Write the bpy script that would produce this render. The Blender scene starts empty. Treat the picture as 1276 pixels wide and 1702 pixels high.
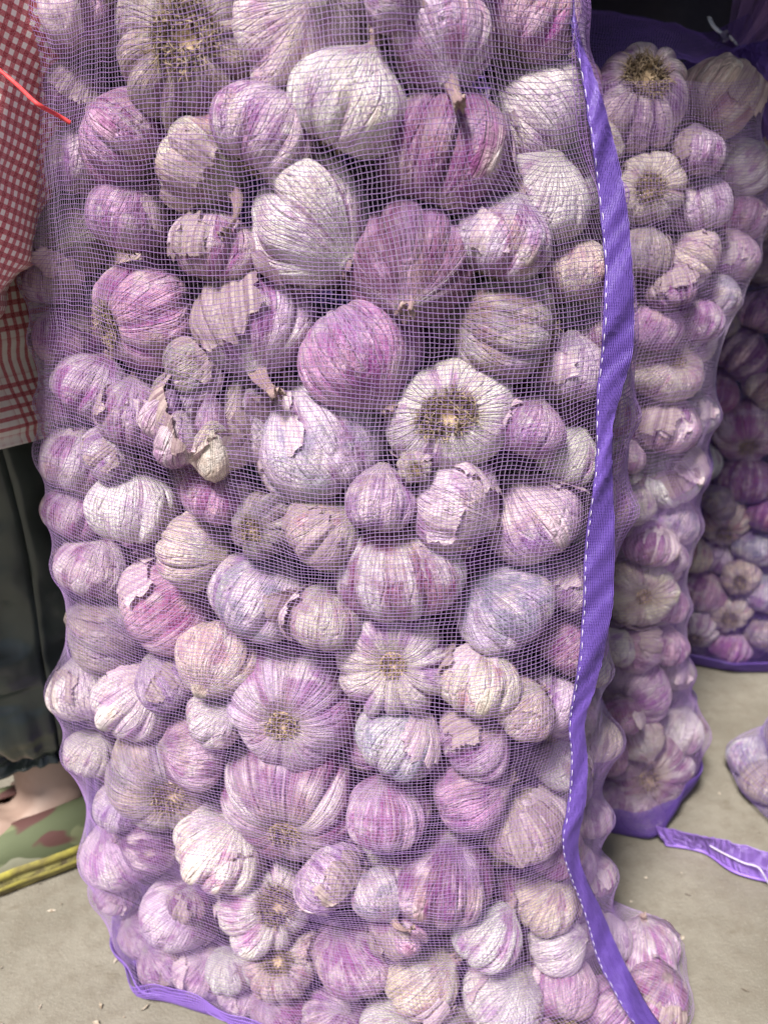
import bpy, math, random
import numpy as np
from mathutils import Vector, Matrix
from mathutils.bvhtree import BVHTree
rnd = random.Random(7)
nrg = np.random.default_rng(7)
C = bpy.context.scene.collection
SC = bpy.context.scene
R_ = math.radians

# ------------------------------------------------------------------ camera
H, PITCH, F = 0.58, R_(22), 1474.0          # eye height, downward pitch, focal length in pixels of the 1276 x 1702 photograph
cam_d = bpy.data.cameras.new('camera')
cam = bpy.data.objects.new('camera', cam_d); C.objects.link(cam)
cam.location = (0, 0, H); cam.rotation_euler = (R_(90) - PITCH, 0, 0)
cam_d.sensor_fit = 'VERTICAL'; cam_d.sensor_height = 36; cam_d.lens = 36 * F / 1702
cam_d.clip_start = 0.02; cam_d.clip_end = 60
cam_d.dof.use_dof = True; cam_d.dof.focus_distance = 0.47; cam_d.dof.aperture_fstop = 9.5
SC.camera = cam
SC.view_settings.view_transform = 'Standard'; SC.view_settings.look = 'None'
SC.view_settings.exposure = 1.12; SC.view_settings.gamma = 1.0
# ------------------------------------------------------------------ daylight (overcast, soft, from above and behind the camera)
SUN_EL, SUN_AZ = R_(56), R_(210)            # azimuth clockwise from +Y
w = bpy.data.worlds.new('World'); SC.world = w; w.use_nodes = True
nt = w.node_tree; bg = nt.nodes['Background']; bg.inputs['Strength'].default_value = 0.05
sky = nt.nodes.new('ShaderNodeTexSky'); sky.sky_type = 'NISHITA'; sky.sun_disc = False
sky.sun_elevation = SUN_EL; sky.sun_rotation = SUN_AZ; sky.air_density = 1.0; sky.dust_density = 3.0
nt.links.new(sky.outputs[0], bg.inputs['Color'])
sun_d = bpy.data.lights.new('sun', 'SUN'); sun_d.energy = 4.0; sun_d.angle = R_(13); sun_d.color = (1.0, 0.955, 0.91)
sun = bpy.data.objects.new('sun', sun_d); C.objects.link(sun)
dirv = Vector((math.sin(SUN_AZ) * math.cos(SUN_EL), math.cos(SUN_AZ) * math.cos(SUN_EL), math.sin(SUN_EL)))
sun.rotation_euler = dirv.to_track_quat('Z', 'Y').to_euler(); sun.location = (-.5, -1, 2)
SC.cycles.max_bounces = 6; SC.cycles.diffuse_bounces = 4; SC.cycles.glossy_bounces = 2; SC.cycles.transmission_bounces = 3
SC.cycles.transparent_max_bounces = 6

# ------------------------------------------------------------------ helpers
def mesh_np(name, V, Fq, mat, smooth=True, uv=None, attrs=None):
    """mesh from an (n,3) array and an (m,k) index array (or a list of polygons)"""
    me = bpy.data.meshes.new(name)
    V = np.asarray(V, dtype=np.float32)
    if isinstance(Fq, np.ndarray):
        k = Fq.shape[1]; m = Fq.shape[0]
        me.vertices.add(len(V)); me.vertices.foreach_set('co', V.ravel())
        me.loops.add(m * k); me.loops.foreach_set('vertex_index', Fq.astype(np.int32).ravel())
        me.polygons.add(m); me.polygons.foreach_set('loop_start', np.arange(0, m * k, k, dtype=np.int32))
        me.polygons.foreach_set('loop_total', np.full(m, k, dtype=np.int32))
        me.update(calc_edges=True)
    else:
        me.from_pydata([tuple(v) for v in V], [], [tuple(f) for f in Fq]); me.update()
    if smooth: me.polygons.foreach_set('use_smooth', np.ones(len(me.polygons), dtype=bool))
    for an, arr in (attrs or {}).items():
        arr = np.asarray(arr, dtype=np.float32)
        if arr.ndim == 2:
            a = me.attributes.new(an, 'FLOAT_VECTOR', 'POINT'); a.data.foreach_set('vector', arr.ravel())
        else:
            a = me.attributes.new(an, 'FLOAT', 'POINT'); a.data.foreach_set('value', arr)
    me.materials.append(mat)
    return me
def link(name, me, parent=None, loc=None):
    o = bpy.data.objects.new(name, me); C.objects.link(o)
    if parent is not None: o.parent = parent
    if loc is not None: o.location = loc
    return o
def tag(o, label=None, cat=None, group=None, kind=None):
    if label: o['label'] = label
    if cat: o['category'] = cat
    if group: o['group'] = group
    if kind: o['kind'] = kind
    return o
def empty(name, loc=(0, 0, 0)):
    o = bpy.data.objects.new(name, None); o.empty_display_size = .02; C.objects.link(o); o.location = loc; return o
def grid_faces(nu, nv, wrap=False, off=0):
    """quads of a grid stored row by row: nu rows of nv vertices; wrap closes each row"""
    i = np.arange(nu - 1)[:, None]; j = np.arange(nv if wrap else nv - 1)[None]
    a = i * nv + j; b = i * nv + (j + 1) % nv
    return np.stack([a, b, b + nv, a + nv], -1).reshape(-1, 4) + off
def tube(path, rad, n=6, flat=1.0, cap=True):
    """tube along a polyline (list of Vector); rad scalar or list"""
    P = [Vector(p) for p in path]; V = []
    rr = rad if hasattr(rad, '__len__') else [rad] * len(P)
    up = Vector((.13, .37, .92)).normalized()
    for i, p in enumerate(P):
        t = (P[min(i + 1, len(P) - 1)] - P[max(i - 1, 0)]).normalized()
        s = t.cross(up);  s = s.normalized() if s.length > 1e-4 else t.orthogonal().normalized()
        b = s.cross(t).normalized()
        if i: # parallel-ish frame
            s = (ps - t * ps.dot(t)).normalized(); b = t.cross(s).normalized()
        ps = s
        for k in range(n):
            a = 2 * math.pi * k / n
            V.append(p + s * math.cos(a) * rr[i] + b * math.sin(a) * rr[i] * flat)
    V = np.array([tuple(v) for v in V]); Fq = grid_faces(len(P), n, True)
    return V, Fq
class MB:
    def __init__(s): s.V = []; s.F = []; s.n = 0; s.A = []
    def add(s, V, Fq, a=None):
        s.V.append(np.asarray(V, dtype=np.float32)); s.F.append(np.asarray(Fq) + s.n); s.n += len(V)
        if a is not None: s.A.append(a)
    def mesh(s, name, mat, smooth=True, attr=None):
        V = np.concatenate(s.V); Fq = np.concatenate(s.F)
        return mesh_np(name, V, Fq, mat, smooth, attrs={attr: np.concatenate(s.A)} if attr else None)
def smooth_noise(shape, cell, rng, wrap=False):
    """bilinear-cubic value noise, about -1..1"""
    n0, n1 = int(shape[0] / cell[0]) + 4, int(shape[1] / cell[1]) + 4
    g = rng.uniform(-1, 1, (n0, n1))
    y = np.linspace(1, n0 - 3.001, shape[0]); x = np.linspace(1, n1 - 3.001, shape[1])
    def cub(t): return t * t * (3 - 2 * t)
    yi, xi = y.astype(int), x.astype(int); fy, fx = cub(y - yi)[:, None], cub(x - xi)[None]
    a = g[yi][:, xi]; b = g[yi][:, xi + 1]; c = g[yi + 1][:, xi]; d = g[yi + 1][:, xi + 1]
    return (a * (1 - fx) + b * fx) * (1 - fy) + (c * (1 - fx) + d * fx) * fy

# projection helpers: the photograph's pixel -> ray of the camera
CP, SP = math.cos(PITCH), math.sin(PITCH)
EYE = Vector((0, 0, H))
def ray(px, py):
    x, u = (px - 638) / F, (851 - py) / F
    return Vector((x, CP + u * SP, -SP + u * CP))          # unit depth along the optical axis
def at(px, py, depth): return EYE + ray(px, py) * depth
def cam_vec(x, u, t):                                        # picture axes (across, up, towards the camera) -> world
    return Vector((x, u * SP - t * CP, u * CP + t * SP))
def on_floor(px, py, z=0.0):
    r = ray(px, py); return EYE + r * ((z - H) / r.z)

# ------------------------------------------------------------------ materials
def new_mat(name):
    m = bpy.data.materials.new(name); m.use_nodes = True
    return m, m.node_tree, m.node_tree.nodes['Principled BSDF']
class N:
    """small node-graph helper"""
    def __init__(s, nt): s.nt = nt
    def node(s, t, **kw):
        n = s.nt.nodes.new(t)
        for k, v in kw.items(): setattr(n, k, v)
        return n
    def put(s, sock, v):
        if isinstance(v, bpy.types.NodeSocket): s.nt.links.new(v, sock)
        elif v is not None: sock.default_value = v
    def math(s, op, a, b=None, c=None, clamp=False):
        n = s.node('ShaderNodeMath', operation=op, use_clamp=clamp)
        for i, v in enumerate((a, b, c)):
            if v is not None: s.put(n.inputs[i], v)
        return n.outputs[0]
    def vmath(s, op, a, b=None):
        n = s.node('ShaderNodeVectorMath', operation=op); s.put(n.inputs[0], a)
        if b is not None: s.put(n.inputs[1 if op != 'SCALE' else 3], b)
        return n.outputs[0]
    def noise(s, vec, scale, detail=3, rough=.55, dist=0, out=0):
        n = s.node('ShaderNodeTexNoise'); s.put(n.inputs['Vector'], vec)
        n.inputs['Scale'].default_value = scale; n.inputs['Detail'].default_value = detail
        n.inputs['Roughness'].default_value = rough; n.inputs['Distortion'].default_value = dist
        return n.outputs[out]
    def ramp(s, v, lo, hi, a=0.0, b=1.0):
        n = s.node('ShaderNodeMapRange', interpolation_type='SMOOTHSTEP'); s.put(n.inputs[0], v)
        n.inputs[1].default_value = lo; n.inputs[2].default_value = hi; n.inputs[3].default_value = a; n.inputs[4].default_value = b
        return n.outputs[0]
    def mix(s, f, a, b, mode='MIX'):
        n = s.node('ShaderNodeMix', data_type='RGBA', blend_type=mode); s.put(n.inputs[0], f)
        s.put(n.inputs[6], a); s.put(n.inputs[7], b); return n.outputs[2]
    def attr(s, name, kind='GEOMETRY', out='Vector'):
        n = s.node('ShaderNodeAttribute', attribute_name=name, attribute_type=kind); return n.outputs[out]
    def sep(s, v):
        n = s.node('ShaderNodeSeparateXYZ'); s.put(n.inputs[0], v); return n.outputs
    def bump(s, h, strength, dist, normal=None):
        n = s.node('ShaderNodeBump'); s.put(n.inputs['Height'], h); n.inputs['Strength'].default_value = strength
        n.inputs['Distance'].default_value = dist
        if normal is not None: s.put(n.inputs['Normal'], normal)
        return n.outputs[0]
def c4(c): return (c[0], c[1], c[2], 1)

def garlic_skin(name='garlic_skin', src='OBJECT'):
    m, nt, p = new_mat(name); g = N(nt)
    mer = g.attr('mer'); gro = g.attr('groove', out='Fac')
    pale = g.attr('pale', src, 'Color'); streak = g.attr('streak', src, 'Color')
    par = g.sep(g.attr('wear', src))                   # streak amount, dirt, bruise
    seed = g.attr('seed', src, 'Fac')
    off = g.node('ShaderNodeCombineXYZ'); g.put(off.inputs[0], seed); g.put(off.inputs[1], g.math('MULTIPLY', seed, 1.7)); off = off.outputs[0]
    obj = g.node('ShaderNodeTexCoord').outputs['Object']
    obs = g.vmath('ADD', g.vmath('SCALE', obj, 1.0), off)
    m1 = g.vmath('ADD', g.vmath('MULTIPLY', mer, (2.6, 2.6, .55)), off)
    m2 = g.vmath('ADD', g.vmath('MULTIPLY', mer, (9, 9, .9)), off)
    m3 = g.vmath('ADD', g.vmath('MULTIPLY', mer, (34, 34, 3.2)), off)
    n1 = g.noise(m1, 1, 4, .6, .35); n2 = g.noise(m2, 1, 3, .6, .5); n3 = g.noise(m3, 1, 2, .6, .6)
    t = g.sep(mer)[2]
    lo = g.noise(obs, 1.5, 3, .55)
    # broad patches of colour, then streaks running from root to neck
    s = g.math('ADD', g.math('MULTIPLY', n1, .62), g.math('ADD', g.math('MULTIPLY', n2, .30), g.math('MULTIPLY', gro, .16)))
    s = g.math('ADD', s, g.math('MULTIPLY', g.math('SUBTRACT', lo, .5), 1.0))
    s = g.math('SUBTRACT', s, g.math('MULTIPLY', g.math('SUBTRACT', .58, par[0]), .42))
    f = g.ramp(s, .38, .66)
    col = g.mix(f, pale, streak)
    # secondary warm / cool drift across the skin
    hue = g.noise(g.vmath('ADD', obs, (3.1, 1.2, 5.0)), 1.1, 2)
    col = g.mix(g.ramp(hue, .52, .75, 0, .45), col, (.62, .48, .30, 1))
    hue2 = g.noise(g.vmath('ADD', obs, (7.1, 4.2, 1.0)), .9, 2)
    col = g.mix(g.ramp(hue2, .5, .78, 0, .5), col, (.33, .20, .44, 1))
    # fine veins, lighter and darker
    col = g.mix(g.ramp(n3, .50, .66, 0, .52), col, g.mix(.5, streak, (.15, .06, .12, 1)))
    col = g.mix(g.math('MULTIPLY', g.ramp(n3, .47, .32), g.ramp(par[0], .35, 1.0, .55, .12)), col, (.88, .83, .80, 1))
    gl = g.noise(g.vmath('ADD', obs, (12, 3, 8)), 1.8, 4, .6, .5)  # pale noise patches paint broad glossy highlights into the skin colour
    col = g.mix(g.math('MULTIPLY', g.ramp(gl, .52, .66), g.ramp(par[0], .35, 1.0, .72, .05)), col, (.82, .75, .70, 1))
    # tan towards the root plate and the neck
    root = g.ramp(g.math('ADD', t, g.math('MULTIPLY', n2, .12)), .34, .10)
    col = g.mix(g.math('MULTIPLY', root, .65), col, (.50, .39, .26, 1))
    neck = g.ramp(g.math('ADD', t, g.math('MULTIPLY', n2, .2)), .88, 1.08)
    col = g.mix(g.math('MULTIPLY', neck, .5), col, (.68, .58, .50, 1))
    # soil in the grooves and scattered specks
    spk = g.noise(obs, 26, 4, .7)
    lump = g.noise(obs, 3.2, 5, .65, .4)
    d = g.math('MULTIPLY', g.ramp(g.math('ADD', lump, g.math('MULTIPLY', par[1], .22)), .54, .68), par[1])
    col = g.mix(g.math('MULTIPLY', d, .70, clamp=True), col, (.22, .16, .13, 1))
    sp = g.ramp(g.math('ADD', spk, g.math('MULTIPLY', par[1], .10)), .66, .76)
    col = g.mix(g.math('MULTIPLY', sp, .65), col, (.10, .06, .06, 1))
    col = g.mix(g.math('MULTIPLY', g.ramp(gro, .62, 1.0), .42), col, (.22, .12, .17, 1))
    b = g.math('MULTIPLY', g.ramp(g.noise(g.vmath('ADD', obs, (9, 2, 4)), 1.6, 4, .6), .47, .60), par[2])
    col = g.mix(g.math('MULTIPLY', b, .8, clamp=True), col, (.16, .17, .27, 1))
    g.put(p.inputs['Base Color'], col)
    g.put(p.inputs['Roughness'], g.ramp(n2, .3, .7, .30, .52))
    p.inputs['Specular IOR Level'].default_value = .55
    p.inputs['Coat Weight'].default_value = .12; p.inputs['Coat Roughness'].default_value = .3
    p.inputs['Sheen Weight'].default_value = .15
    crk = g.noise(g.vmath('MULTIPLY', obs, (1, 1, 1)), 7, 5, .62, .8)
    crk2 = g.node('ShaderNodeTexVoronoi', feature='DISTANCE_TO_EDGE'); g.put(crk2.inputs['Vector'], g.vmath('ADD', g.vmath('MULTIPLY', mer, (5, 5, 2.6)), g.vmath('SCALE', obs, .6))); crk2.inputs['Scale'].default_value = 1.2
    h = g.math('ADD', g.math('MULTIPLY', n3, .7), g.math('ADD', g.math('MULTIPLY', n2, .8), g.math('MULTIPLY', crk, 1.0)))
    h = g.math('ADD', h, g.math('MULTIPLY', g.ramp(crk2.outputs['Distance'], 0, .12), .35))
    g.put(p.inputs['Normal'], g.bump(h, 1.0, .0030))
    return m
SKIN = garlic_skin(); SKIN_HEAP = garlic_skin('heaped_garlic_skin', 'GEOMETRY')

def simple_mat(name, col, rough=.6, var=None, scale=40, bump=0, bdist=.001, spec=.4, detail=4, stretch=None):
    m, nt, p = new_mat(name); g = N(nt)
    obj = g.node('ShaderNodeTexCoord').outputs['Object']
    if stretch: obj = g.vmath('MULTIPLY', obj, stretch)
    n = g.noise(obj, scale, detail, .6)
    if var is not None: g.put(p.inputs['Base Color'], g.mix(g.ramp(n, .35, .65), c4(col), c4(var)))
    else: p.inputs['Base Color'].default_value = c4(col)
    p.inputs['Roughness'].default_value = rough; p.inputs['Specular IOR Level'].default_value = spec
    if bump: g.put(p.inputs['Normal'], g.bump(n, bump, bdist))
    return m
ROOT = simple_mat('dry_root', (.42, .32, .21), .9, (.13, .09, .06), 5)
PLATE = simple_mat('root_plate', (.62, .47, .30), .85, (.36, .25, .15), 7, .6, .002)
CLOVE = simple_mat('clove_flesh', (.80, .72, .60), .5, (.62, .46, .48), 3, .3, .002)

def papery(name, a, b, stripe):
    m, nt, p = new_mat(name); g = N(nt)
    mer = g.attr('mer'); obj = g.node('ShaderNodeTexCoord').outputs['Object']
    seed = g.attr('seed', 'OBJECT', 'Fac')
    v = g.vmath('ADD', mer, seed)
    n = g.noise(g.vmath('MULTIPLY', v, (16, 16, 1.2)), 1, 4, .6, .4); n2 = g.noise(obj, 5, 4)
    col = g.mix(g.ramp(n, .38, .66), c4(a), c4(b)); col = g.mix(g.ramp(n2, .45, .7, 0, .75), col, c4(stripe))
    g.put(p.inputs['Base Color'], col); p.inputs['Roughness'].default_value = .5
    g.put(p.inputs['Normal'], g.bump(g.math('ADD', n, n2), .8, .0018))
    tr = g.node('ShaderNodeBsdfTranslucent'); g.put(tr.inputs['Color'], col)
    mx = g.node('ShaderNodeMixShader'); mx.inputs[0].default_value = .22
    g.nt.links.new(p.outputs[0], mx.inputs[1]); g.nt.links.new(tr.outputs[0], mx.inputs[2])
    g.nt.links.new(mx.outputs[0], nt.nodes['Material Output'].inputs['Surface'])
    return m
STEM = papery('dry_stem', (.60, .46, .38), (.36, .20, .25), (.44, .25, .34))
FLAKE = papery('loose_skin', (.72, .61, .62), (.48, .30, .42), (.58, .44, .46))
FLAKE_D = papery('loose_skin_dark', (.48, .38, .36), (.24, .15, .18), (.36, .24, .30))

def thread_mat(name, col, tr_col, f=.2):
    m, nt, p = new_mat(name); g = N(nt)
    p.inputs['Base Color'].default_value = c4(col); p.inputs['Roughness'].default_value = .38
    p.inputs['Specular IOR Level'].default_value = .6
    tr = g.node('ShaderNodeBsdfTranslucent'); tr.inputs['Color'].default_value = c4(tr_col)
    mx = g.node('ShaderNodeMixShader'); mx.inputs[0].default_value = f
    nt.links.new(p.outputs[0], mx.inputs[1]); nt.links.new(tr.outputs[0], mx.inputs[2])
    nt.links.new(mx.outputs[0], nt.nodes['Material Output'].inputs['Surface'])
    return m
WARP = thread_mat('warp_tape', (.58, .46, .66), (.50, .36, .68))
WEFT = thread_mat('weft_tape', (.34, .19, .48), (.30, .15, .56))
NETB = thread_mat('bright_violet_tape', (.31, .17, .62), (.30, .13, .70))
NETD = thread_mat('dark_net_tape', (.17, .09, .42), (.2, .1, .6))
WHITE_T = simple_mat('white_stitch_thread', (.62, .55, .66), .6, (.62, .60, .70), 300)

def seam_mat():
    m, nt, p = new_mat('seam_weave'); g = N(nt)
    uv = g.attr('uvw'); u = g.sep(uv)
    wa = g.node('ShaderNodeTexWave', bands_direction='X'); g.put(wa.inputs['Vector'], uv); wa.inputs['Scale'].default_value = 260; wa.inputs['Distortion'].default_value = 1.5
    wb = g.node('ShaderNodeTexWave', bands_direction='Y'); g.put(wb.inputs['Vector'], uv); wb.inputs['Scale'].default_value = 330; wb.inputs['Distortion'].default_value = 2.0
    nz = g.noise(uv, 900, 3, .7); big = g.noise(uv, 60, 3)
    k = g.math('ADD', g.math('MULTIPLY', wa.outputs['Fac'], .45), g.math('ADD', g.math('MULTIPLY', wb.outputs['Fac'], .35), g.math('MULTIPLY', nz, .5)))
    col = g.mix(g.ramp(k, .35, 1.0), (.050, .018, .22, 1), (.22, .13, .55, 1))
    col = g.mix(g.ramp(big, .45, .7, 0, .4), col, (.13, .06, .40, 1))
    g.put(p.inputs['Base Color'], col); p.inputs['Roughness'].default_value = .42
    g.put(p.inputs['Normal'], g.bump(k, .8, .0007))
    tr = g.node('ShaderNodeBsdfTranslucent'); g.put(tr.inputs['Color'], col)
    mx = g.node('ShaderNodeMixShader'); mx.inputs[0].default_value = .25
    nt.links.new(p.outputs[0], mx.inputs[1]); nt.links.new(tr.outputs[0], mx.inputs[2])
    nt.links.new(mx.outputs[0], nt.nodes['Material Output'].inputs['Surface'])
    return m
SEAM = seam_mat()

def concrete():
    m, nt, p = new_mat('worn_concrete'); g = N(nt)
    pos = g.node('ShaderNodeNewGeometry').outputs['Position']
    a = g.noise(pos, 7, 6, .6); b = g.noise(pos, 60, 5, .65); c = g.noise(pos, 420, 3, .7); st = g.noise(g.vmath('MULTIPLY', pos, (1, 1.6, 1)), 17, 5, .65, .6)
    col = g.mix(g.ramp(a, .35, .65), (.150, .136, .105, 1), (.210, .193, .155, 1))
    col = g.mix(g.ramp(b, .42, .66, 0, .55), col, (.145, .125, .095, 1))
    col = g.mix(g.ramp(c, .55, .75, 0, .45), col, (.32, .30, .26, 1))
    col = g.mix(g.ramp(st, .60, .72, 0, .55), col, (.12, .10, .07, 1))
    g.put(p.inputs['Base Color'], col); p.inputs['Roughness'].default_value = .78
    g.put(p.inputs['Normal'], g.bump(g.math('ADD', b, g.math('MULTIPLY', c, .5)), .6, .0025))
    return m
CONC = concrete()

def plaid(name, cell, dark=False):
    m, nt, p = new_mat(name); g = N(nt)
    uv = g.attr('uvw'); wob = g.vmath('SUBTRACT', g.noise(uv, 30, 2, out=1), (.5, .5, .5))
    uvd = g.vmath('ADD', uv, g.vmath('SCALE', wob, .0010)); u = g.sep(uvd)
    def band(x, per, duty, ph=0.0):
        f = g.math('FRACT', g.math('ADD', g.math('DIVIDE', x, per), ph))
        d = g.math('ABSOLUTE', g.math('SUBTRACT', f, .5)); return g.ramp(d, duty / 2 + .04, duty / 2 - .04)
    if not dark:
        a = band(u[0], cell, .5); b = band(u[1], cell, .5)
    else:
        wide_x = band(u[0], cell * 9, .62); wide_y = band(u[1], cell * 9, .62)
        a = g.math('MULTIPLY', band(u[0], cell, .42), g.math('ADD', g.math('MULTIPLY', wide_x, .75), .15))
        b = g.math('MULTIPLY', band(u[1], cell, .42), g.math('ADD', g.math('MULTIPLY', wide_y, .75), .15))
    s = g.math('MULTIPLY', g.math('ADD', a, b), .5)
    lite, red, deep = ((.84, .78, .72, 1), (.52, .11, .13, 1), (.33, .014, .032, 1))
    col = g.mix(g.ramp(s, 0, .5), lite, red); col = g.mix(g.ramp(s, .5, 1.0), col, deep)
    th = g.noise(g.vmath('MULTIPLY', uv, (1, 1, 1)), 1500, 2); col = g.mix(g.ramp(th, .4, .7, 0, .25), col, (.8, .74, .7, 1))
    g.put(p.inputs['Base Color'], col); p.inputs['Roughness'].default_value = .85; p.inputs['Sheen Weight'].default_value = .3
    g.put(p.inputs['Normal'], g.bump(g.math('ADD', th, g.noise(uv, 120, 3)), .6, .0008))
    return m
PLAID = plaid('red_check_cotton', .0054)
PLAID2 = plaid('red_tartan_cotton', .0062, True)
TROUS = simple_mat('dark_green_nylon', (.040, .052, .046), .34, (.060, .078, .068), 9, .5, .012, .6)
SKINP = simple_mat('human_skin', (.40, .29, .235), .6, (.36, .25, .20), 30, .2, .001)
HAIR = simple_mat('dark_hair', (.03, .022, .018), .5, (.06, .045, .035), 200)
RUBBER = simple_mat('yellow_green_rubber', (.42, .38, .07), .45, (.20, .17, .06), 45)
SOLE = simple_mat('worn_brown_sole', (.12, .095, .055), .8, (.34, .31, .10), 70, .8, .003)
def camo():
    m, nt, p = new_mat('camouflage_canvas'); g = N(nt)
    obj = g.node('ShaderNodeTexCoord').outputs['Object']
    sv = g.vmath('MULTIPLY', obj, (.6, .6, 1.6))
    a = g.noise(sv, 26, 2, .4, .6); b = g.noise(g.vmath('ADD', sv, (3, 1, 2)), 22, 2, .4, .6); c = g.noise(obj, 900, 2)
    col = g.mix(g.ramp(a, .48, .52), (.10, .12, .06, 1), (.17, .19, .10, 1))
    col = g.mix(g.ramp(b, .56, .59), col, (.105, .045, .040, 1)); col = g.mix(g.ramp(b, .40, .37), col, (.28, .28, .20, 1))
    g.put(p.inputs['Base Color'], col); p.inputs['Roughness'].default_value = .8
    g.put(p.inputs['Normal'], g.bump(c, .5, .0006)); return m
CAMO = camo()
BLACKW = simple_mat('dark_blue_tarpaulin', (.012, .012, .035), .55, (.02, .018, .05), 6, .4, .02)  # near-black colour stands in for the unlit stall interior
REDSTR = simple_mat('red_twine', (.72, .07, .07), .6, (.5, .04, .05), 300)
CLIP = simple_mat('white_plastic', (.74, .74, .80), .35)

# ------------------------------------------------------------------ garlic bulb meshes (unit radius, axis +Z from root to neck)
PROF = np.array([(0, -.60), (.12, -.62), (.26, -.70), (.50, -.735), (.78, -.58), (.95, -.30), (1.0, .0), (.94, .27), (.78, .52), (.58, .685), (.40, .79), (.27, .865), (.19, .92), (.14, .97), (.001, .985)])
def profile(t, P=PROF):
    n = len(P) - 1; x = np.clip(t, 0, 1) * n; i = np.minimum(x.astype(int), n - 1); f = (x - i)[:, None]
    g = lambda k: P[np.clip(k, 0, n)]
    p0, p1, p2, p3 = g(i - 1), g(i), g(i + 1), g(i + 2)
    return .5 * ((2 * p1) + (-p0 + p2) * f + (2 * p0 - 5 * p1 + 4 * p2 - p3) * f * f + (-p0 + 3 * p1 - 3 * p2 + p3) * f ** 3)
NT, NP = 56, 144
def body_surface(seed, K, amp, scale=1.0, squash=1.0):
    r = np.random.default_rng(seed)
    t = np.linspace(0, 1, NT); pr = profile(t); rad, z = pr[:, 0].copy(), pr[:, 1] * squash
    ph = np.linspace(0, 2 * math.pi, NP, endpoint=False)
    w_ = r.uniform(.55, 1.45, K); edge = np.concatenate([[0], np.cumsum(w_)]) / w_.sum() * 2 * math.pi
    k = np.searchsorted(edge, ph, 'right') - 1; s = (ph - edge[k]) / (edge[k + 1] - edge[k])
    ka = r.uniform(.5, 1.25, K)
    lobe = np.sin(np.pi * s) ** .45
    env = np.exp(-((t - .46) / .30) ** 2)                    # cloves show most about the equator
    env2 = np.exp(-((t - .28) / .16) ** 2)
    bul = amp * (env[:, None] + .7 * env2[:, None]) * (ka[k] * lobe - .72)[None]
    # groove lines wander a little as they climb
    lop = 1 + .07 * np.cos(ph - r.uniform(0, 6.3)) + .04 * np.cos(2 * ph - r.uniform(0, 6.3))
    wv = np.linspace(0, 1, NP); wv = np.minimum(1, np.minimum(wv, 1 - wv) * 9)
    nz = smooth_noise((NT, NP + 1), (8, 20), r)[:, :NP] * wv; rg = (smooth_noise((NT, NP + 1), (26, 3.2), r)[:, :NP] + .6 * smooth_noise((NT, NP + 1), (7, 5), r)[:, :NP]) * wv
    RR = rad[:, None] * (1 + bul) * (1 + (lop - 1)[None] * env[:, None]) * (1 + .04 * nz + .020 * rg * env[:, None])
    tw = r.uniform(-.25, .25)
    PH = ph[None] + tw * t[:, None] + .05 * nz
    tilt = r.uniform(-.04, .04, 2); zz = z[:, None] + 0 * PH
    up = np.clip((t - .55) / .45, 0, 1) ** 1.6
    X = RR * np.cos(PH) + (tilt[0] * up)[:, None]; Y = RR * np.sin(PH) + (tilt[1] * up)[:, None]
    zz = zz + .05 * (1 - lobe)[None] * env2[:, None]
    gro = np.clip((1 - lobe) * 1.15, 0, 1)[None] * (env[:, None] + .5 * env2[:, None]).clip(0, 1) * min(1, amp / .10)
    V = np.stack([X, Y, zz], -1) * scale
    mer = np.stack([np.cos(ph)[None] + 0 * t[:, None], np.sin(ph)[None] + 0 * t[:, None], t[:, None] + 0 * ph[None]], -1)
    return V, mer, gro
BODY_SPECS = [(1, 6, .07), (2, 8, .085), (3, 5, .06), (4, 7, .08),                          # 0-3 smooth
              (11, 9, .12), (12, 11, .13), (13, 8, .14), (14, 10, .12), (15, 12, .13),        # 4-8 lobed
              (21, 8, .17), (22, 10, .16), (23, 7, .19)]                                      # 9-11 deeply lobed
BODIES = []; SURF = []
for sd, K, am in BODY_SPECS:
    V, mer, gro = body_surface(sd, K, am)
    SURF.append((V, mer))
    BODIES.append(mesh_np('garlic_body', V.reshape(-1, 3), grid_faces(NT, NP, True), SKIN, attrs={'mer': mer.reshape(-1, 3), 'groove': gro.ravel()}))
ROOTS = []
for v in range(4):
    mb = MB(); r = random.Random(40 + v)
    n = (150, 220, 110, 260)[v]; spread = (.20, .27, .17, .30)[v]; ln = (.13, .20, .10, .26)[v]
    for i in range(n):
        a = r.uniform(0, 6.283); q = spread * math.sqrt(r.uniform(.05, 1)); L = ln * r.uniform(.5, 1.3)
        p = Vector((math.cos(a) * q, math.sin(a) * q, -.62 - q * .15)); d = Vector((math.cos(a) * r.uniform(.1, 1.1), math.sin(a) * r.uniform(.1, 1.1), -1)).normalized()
        pts = [p.copy()]
        for k in range(3):
            p = p + d * L / 3; d = (d + Vector((r.uniform(-1, 1), r.uniform(-1, 1), r.uniform(-.3, .7)))).normalized(); pts.append(p.copy())
        V_, F_ = tube(pts, [.012, .011, .009, .004], 3); mb.add(V_, F_)
    ROOTS.append(mb.mesh('root_tuft', ROOT))
pl = []
a = np.linspace(0, 6.2832, 24, endpoint=False); rings = [(0.001, -.60), (.08, -.625), (.13, -.66), (.19, -.675), (.24, -.66), (.27, -.60)]
rr = random.Random(3)
PLM = mesh_np('root_plate', np.array([(math.cos(x) * q * rr.uniform(.92, 1.08), math.sin(x) * q * rr.uniform(.92, 1.08), z) for q, z in rings for x in a]), grid_faces(len(rings), 24, True), PLATE)
STEMS = []
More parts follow.
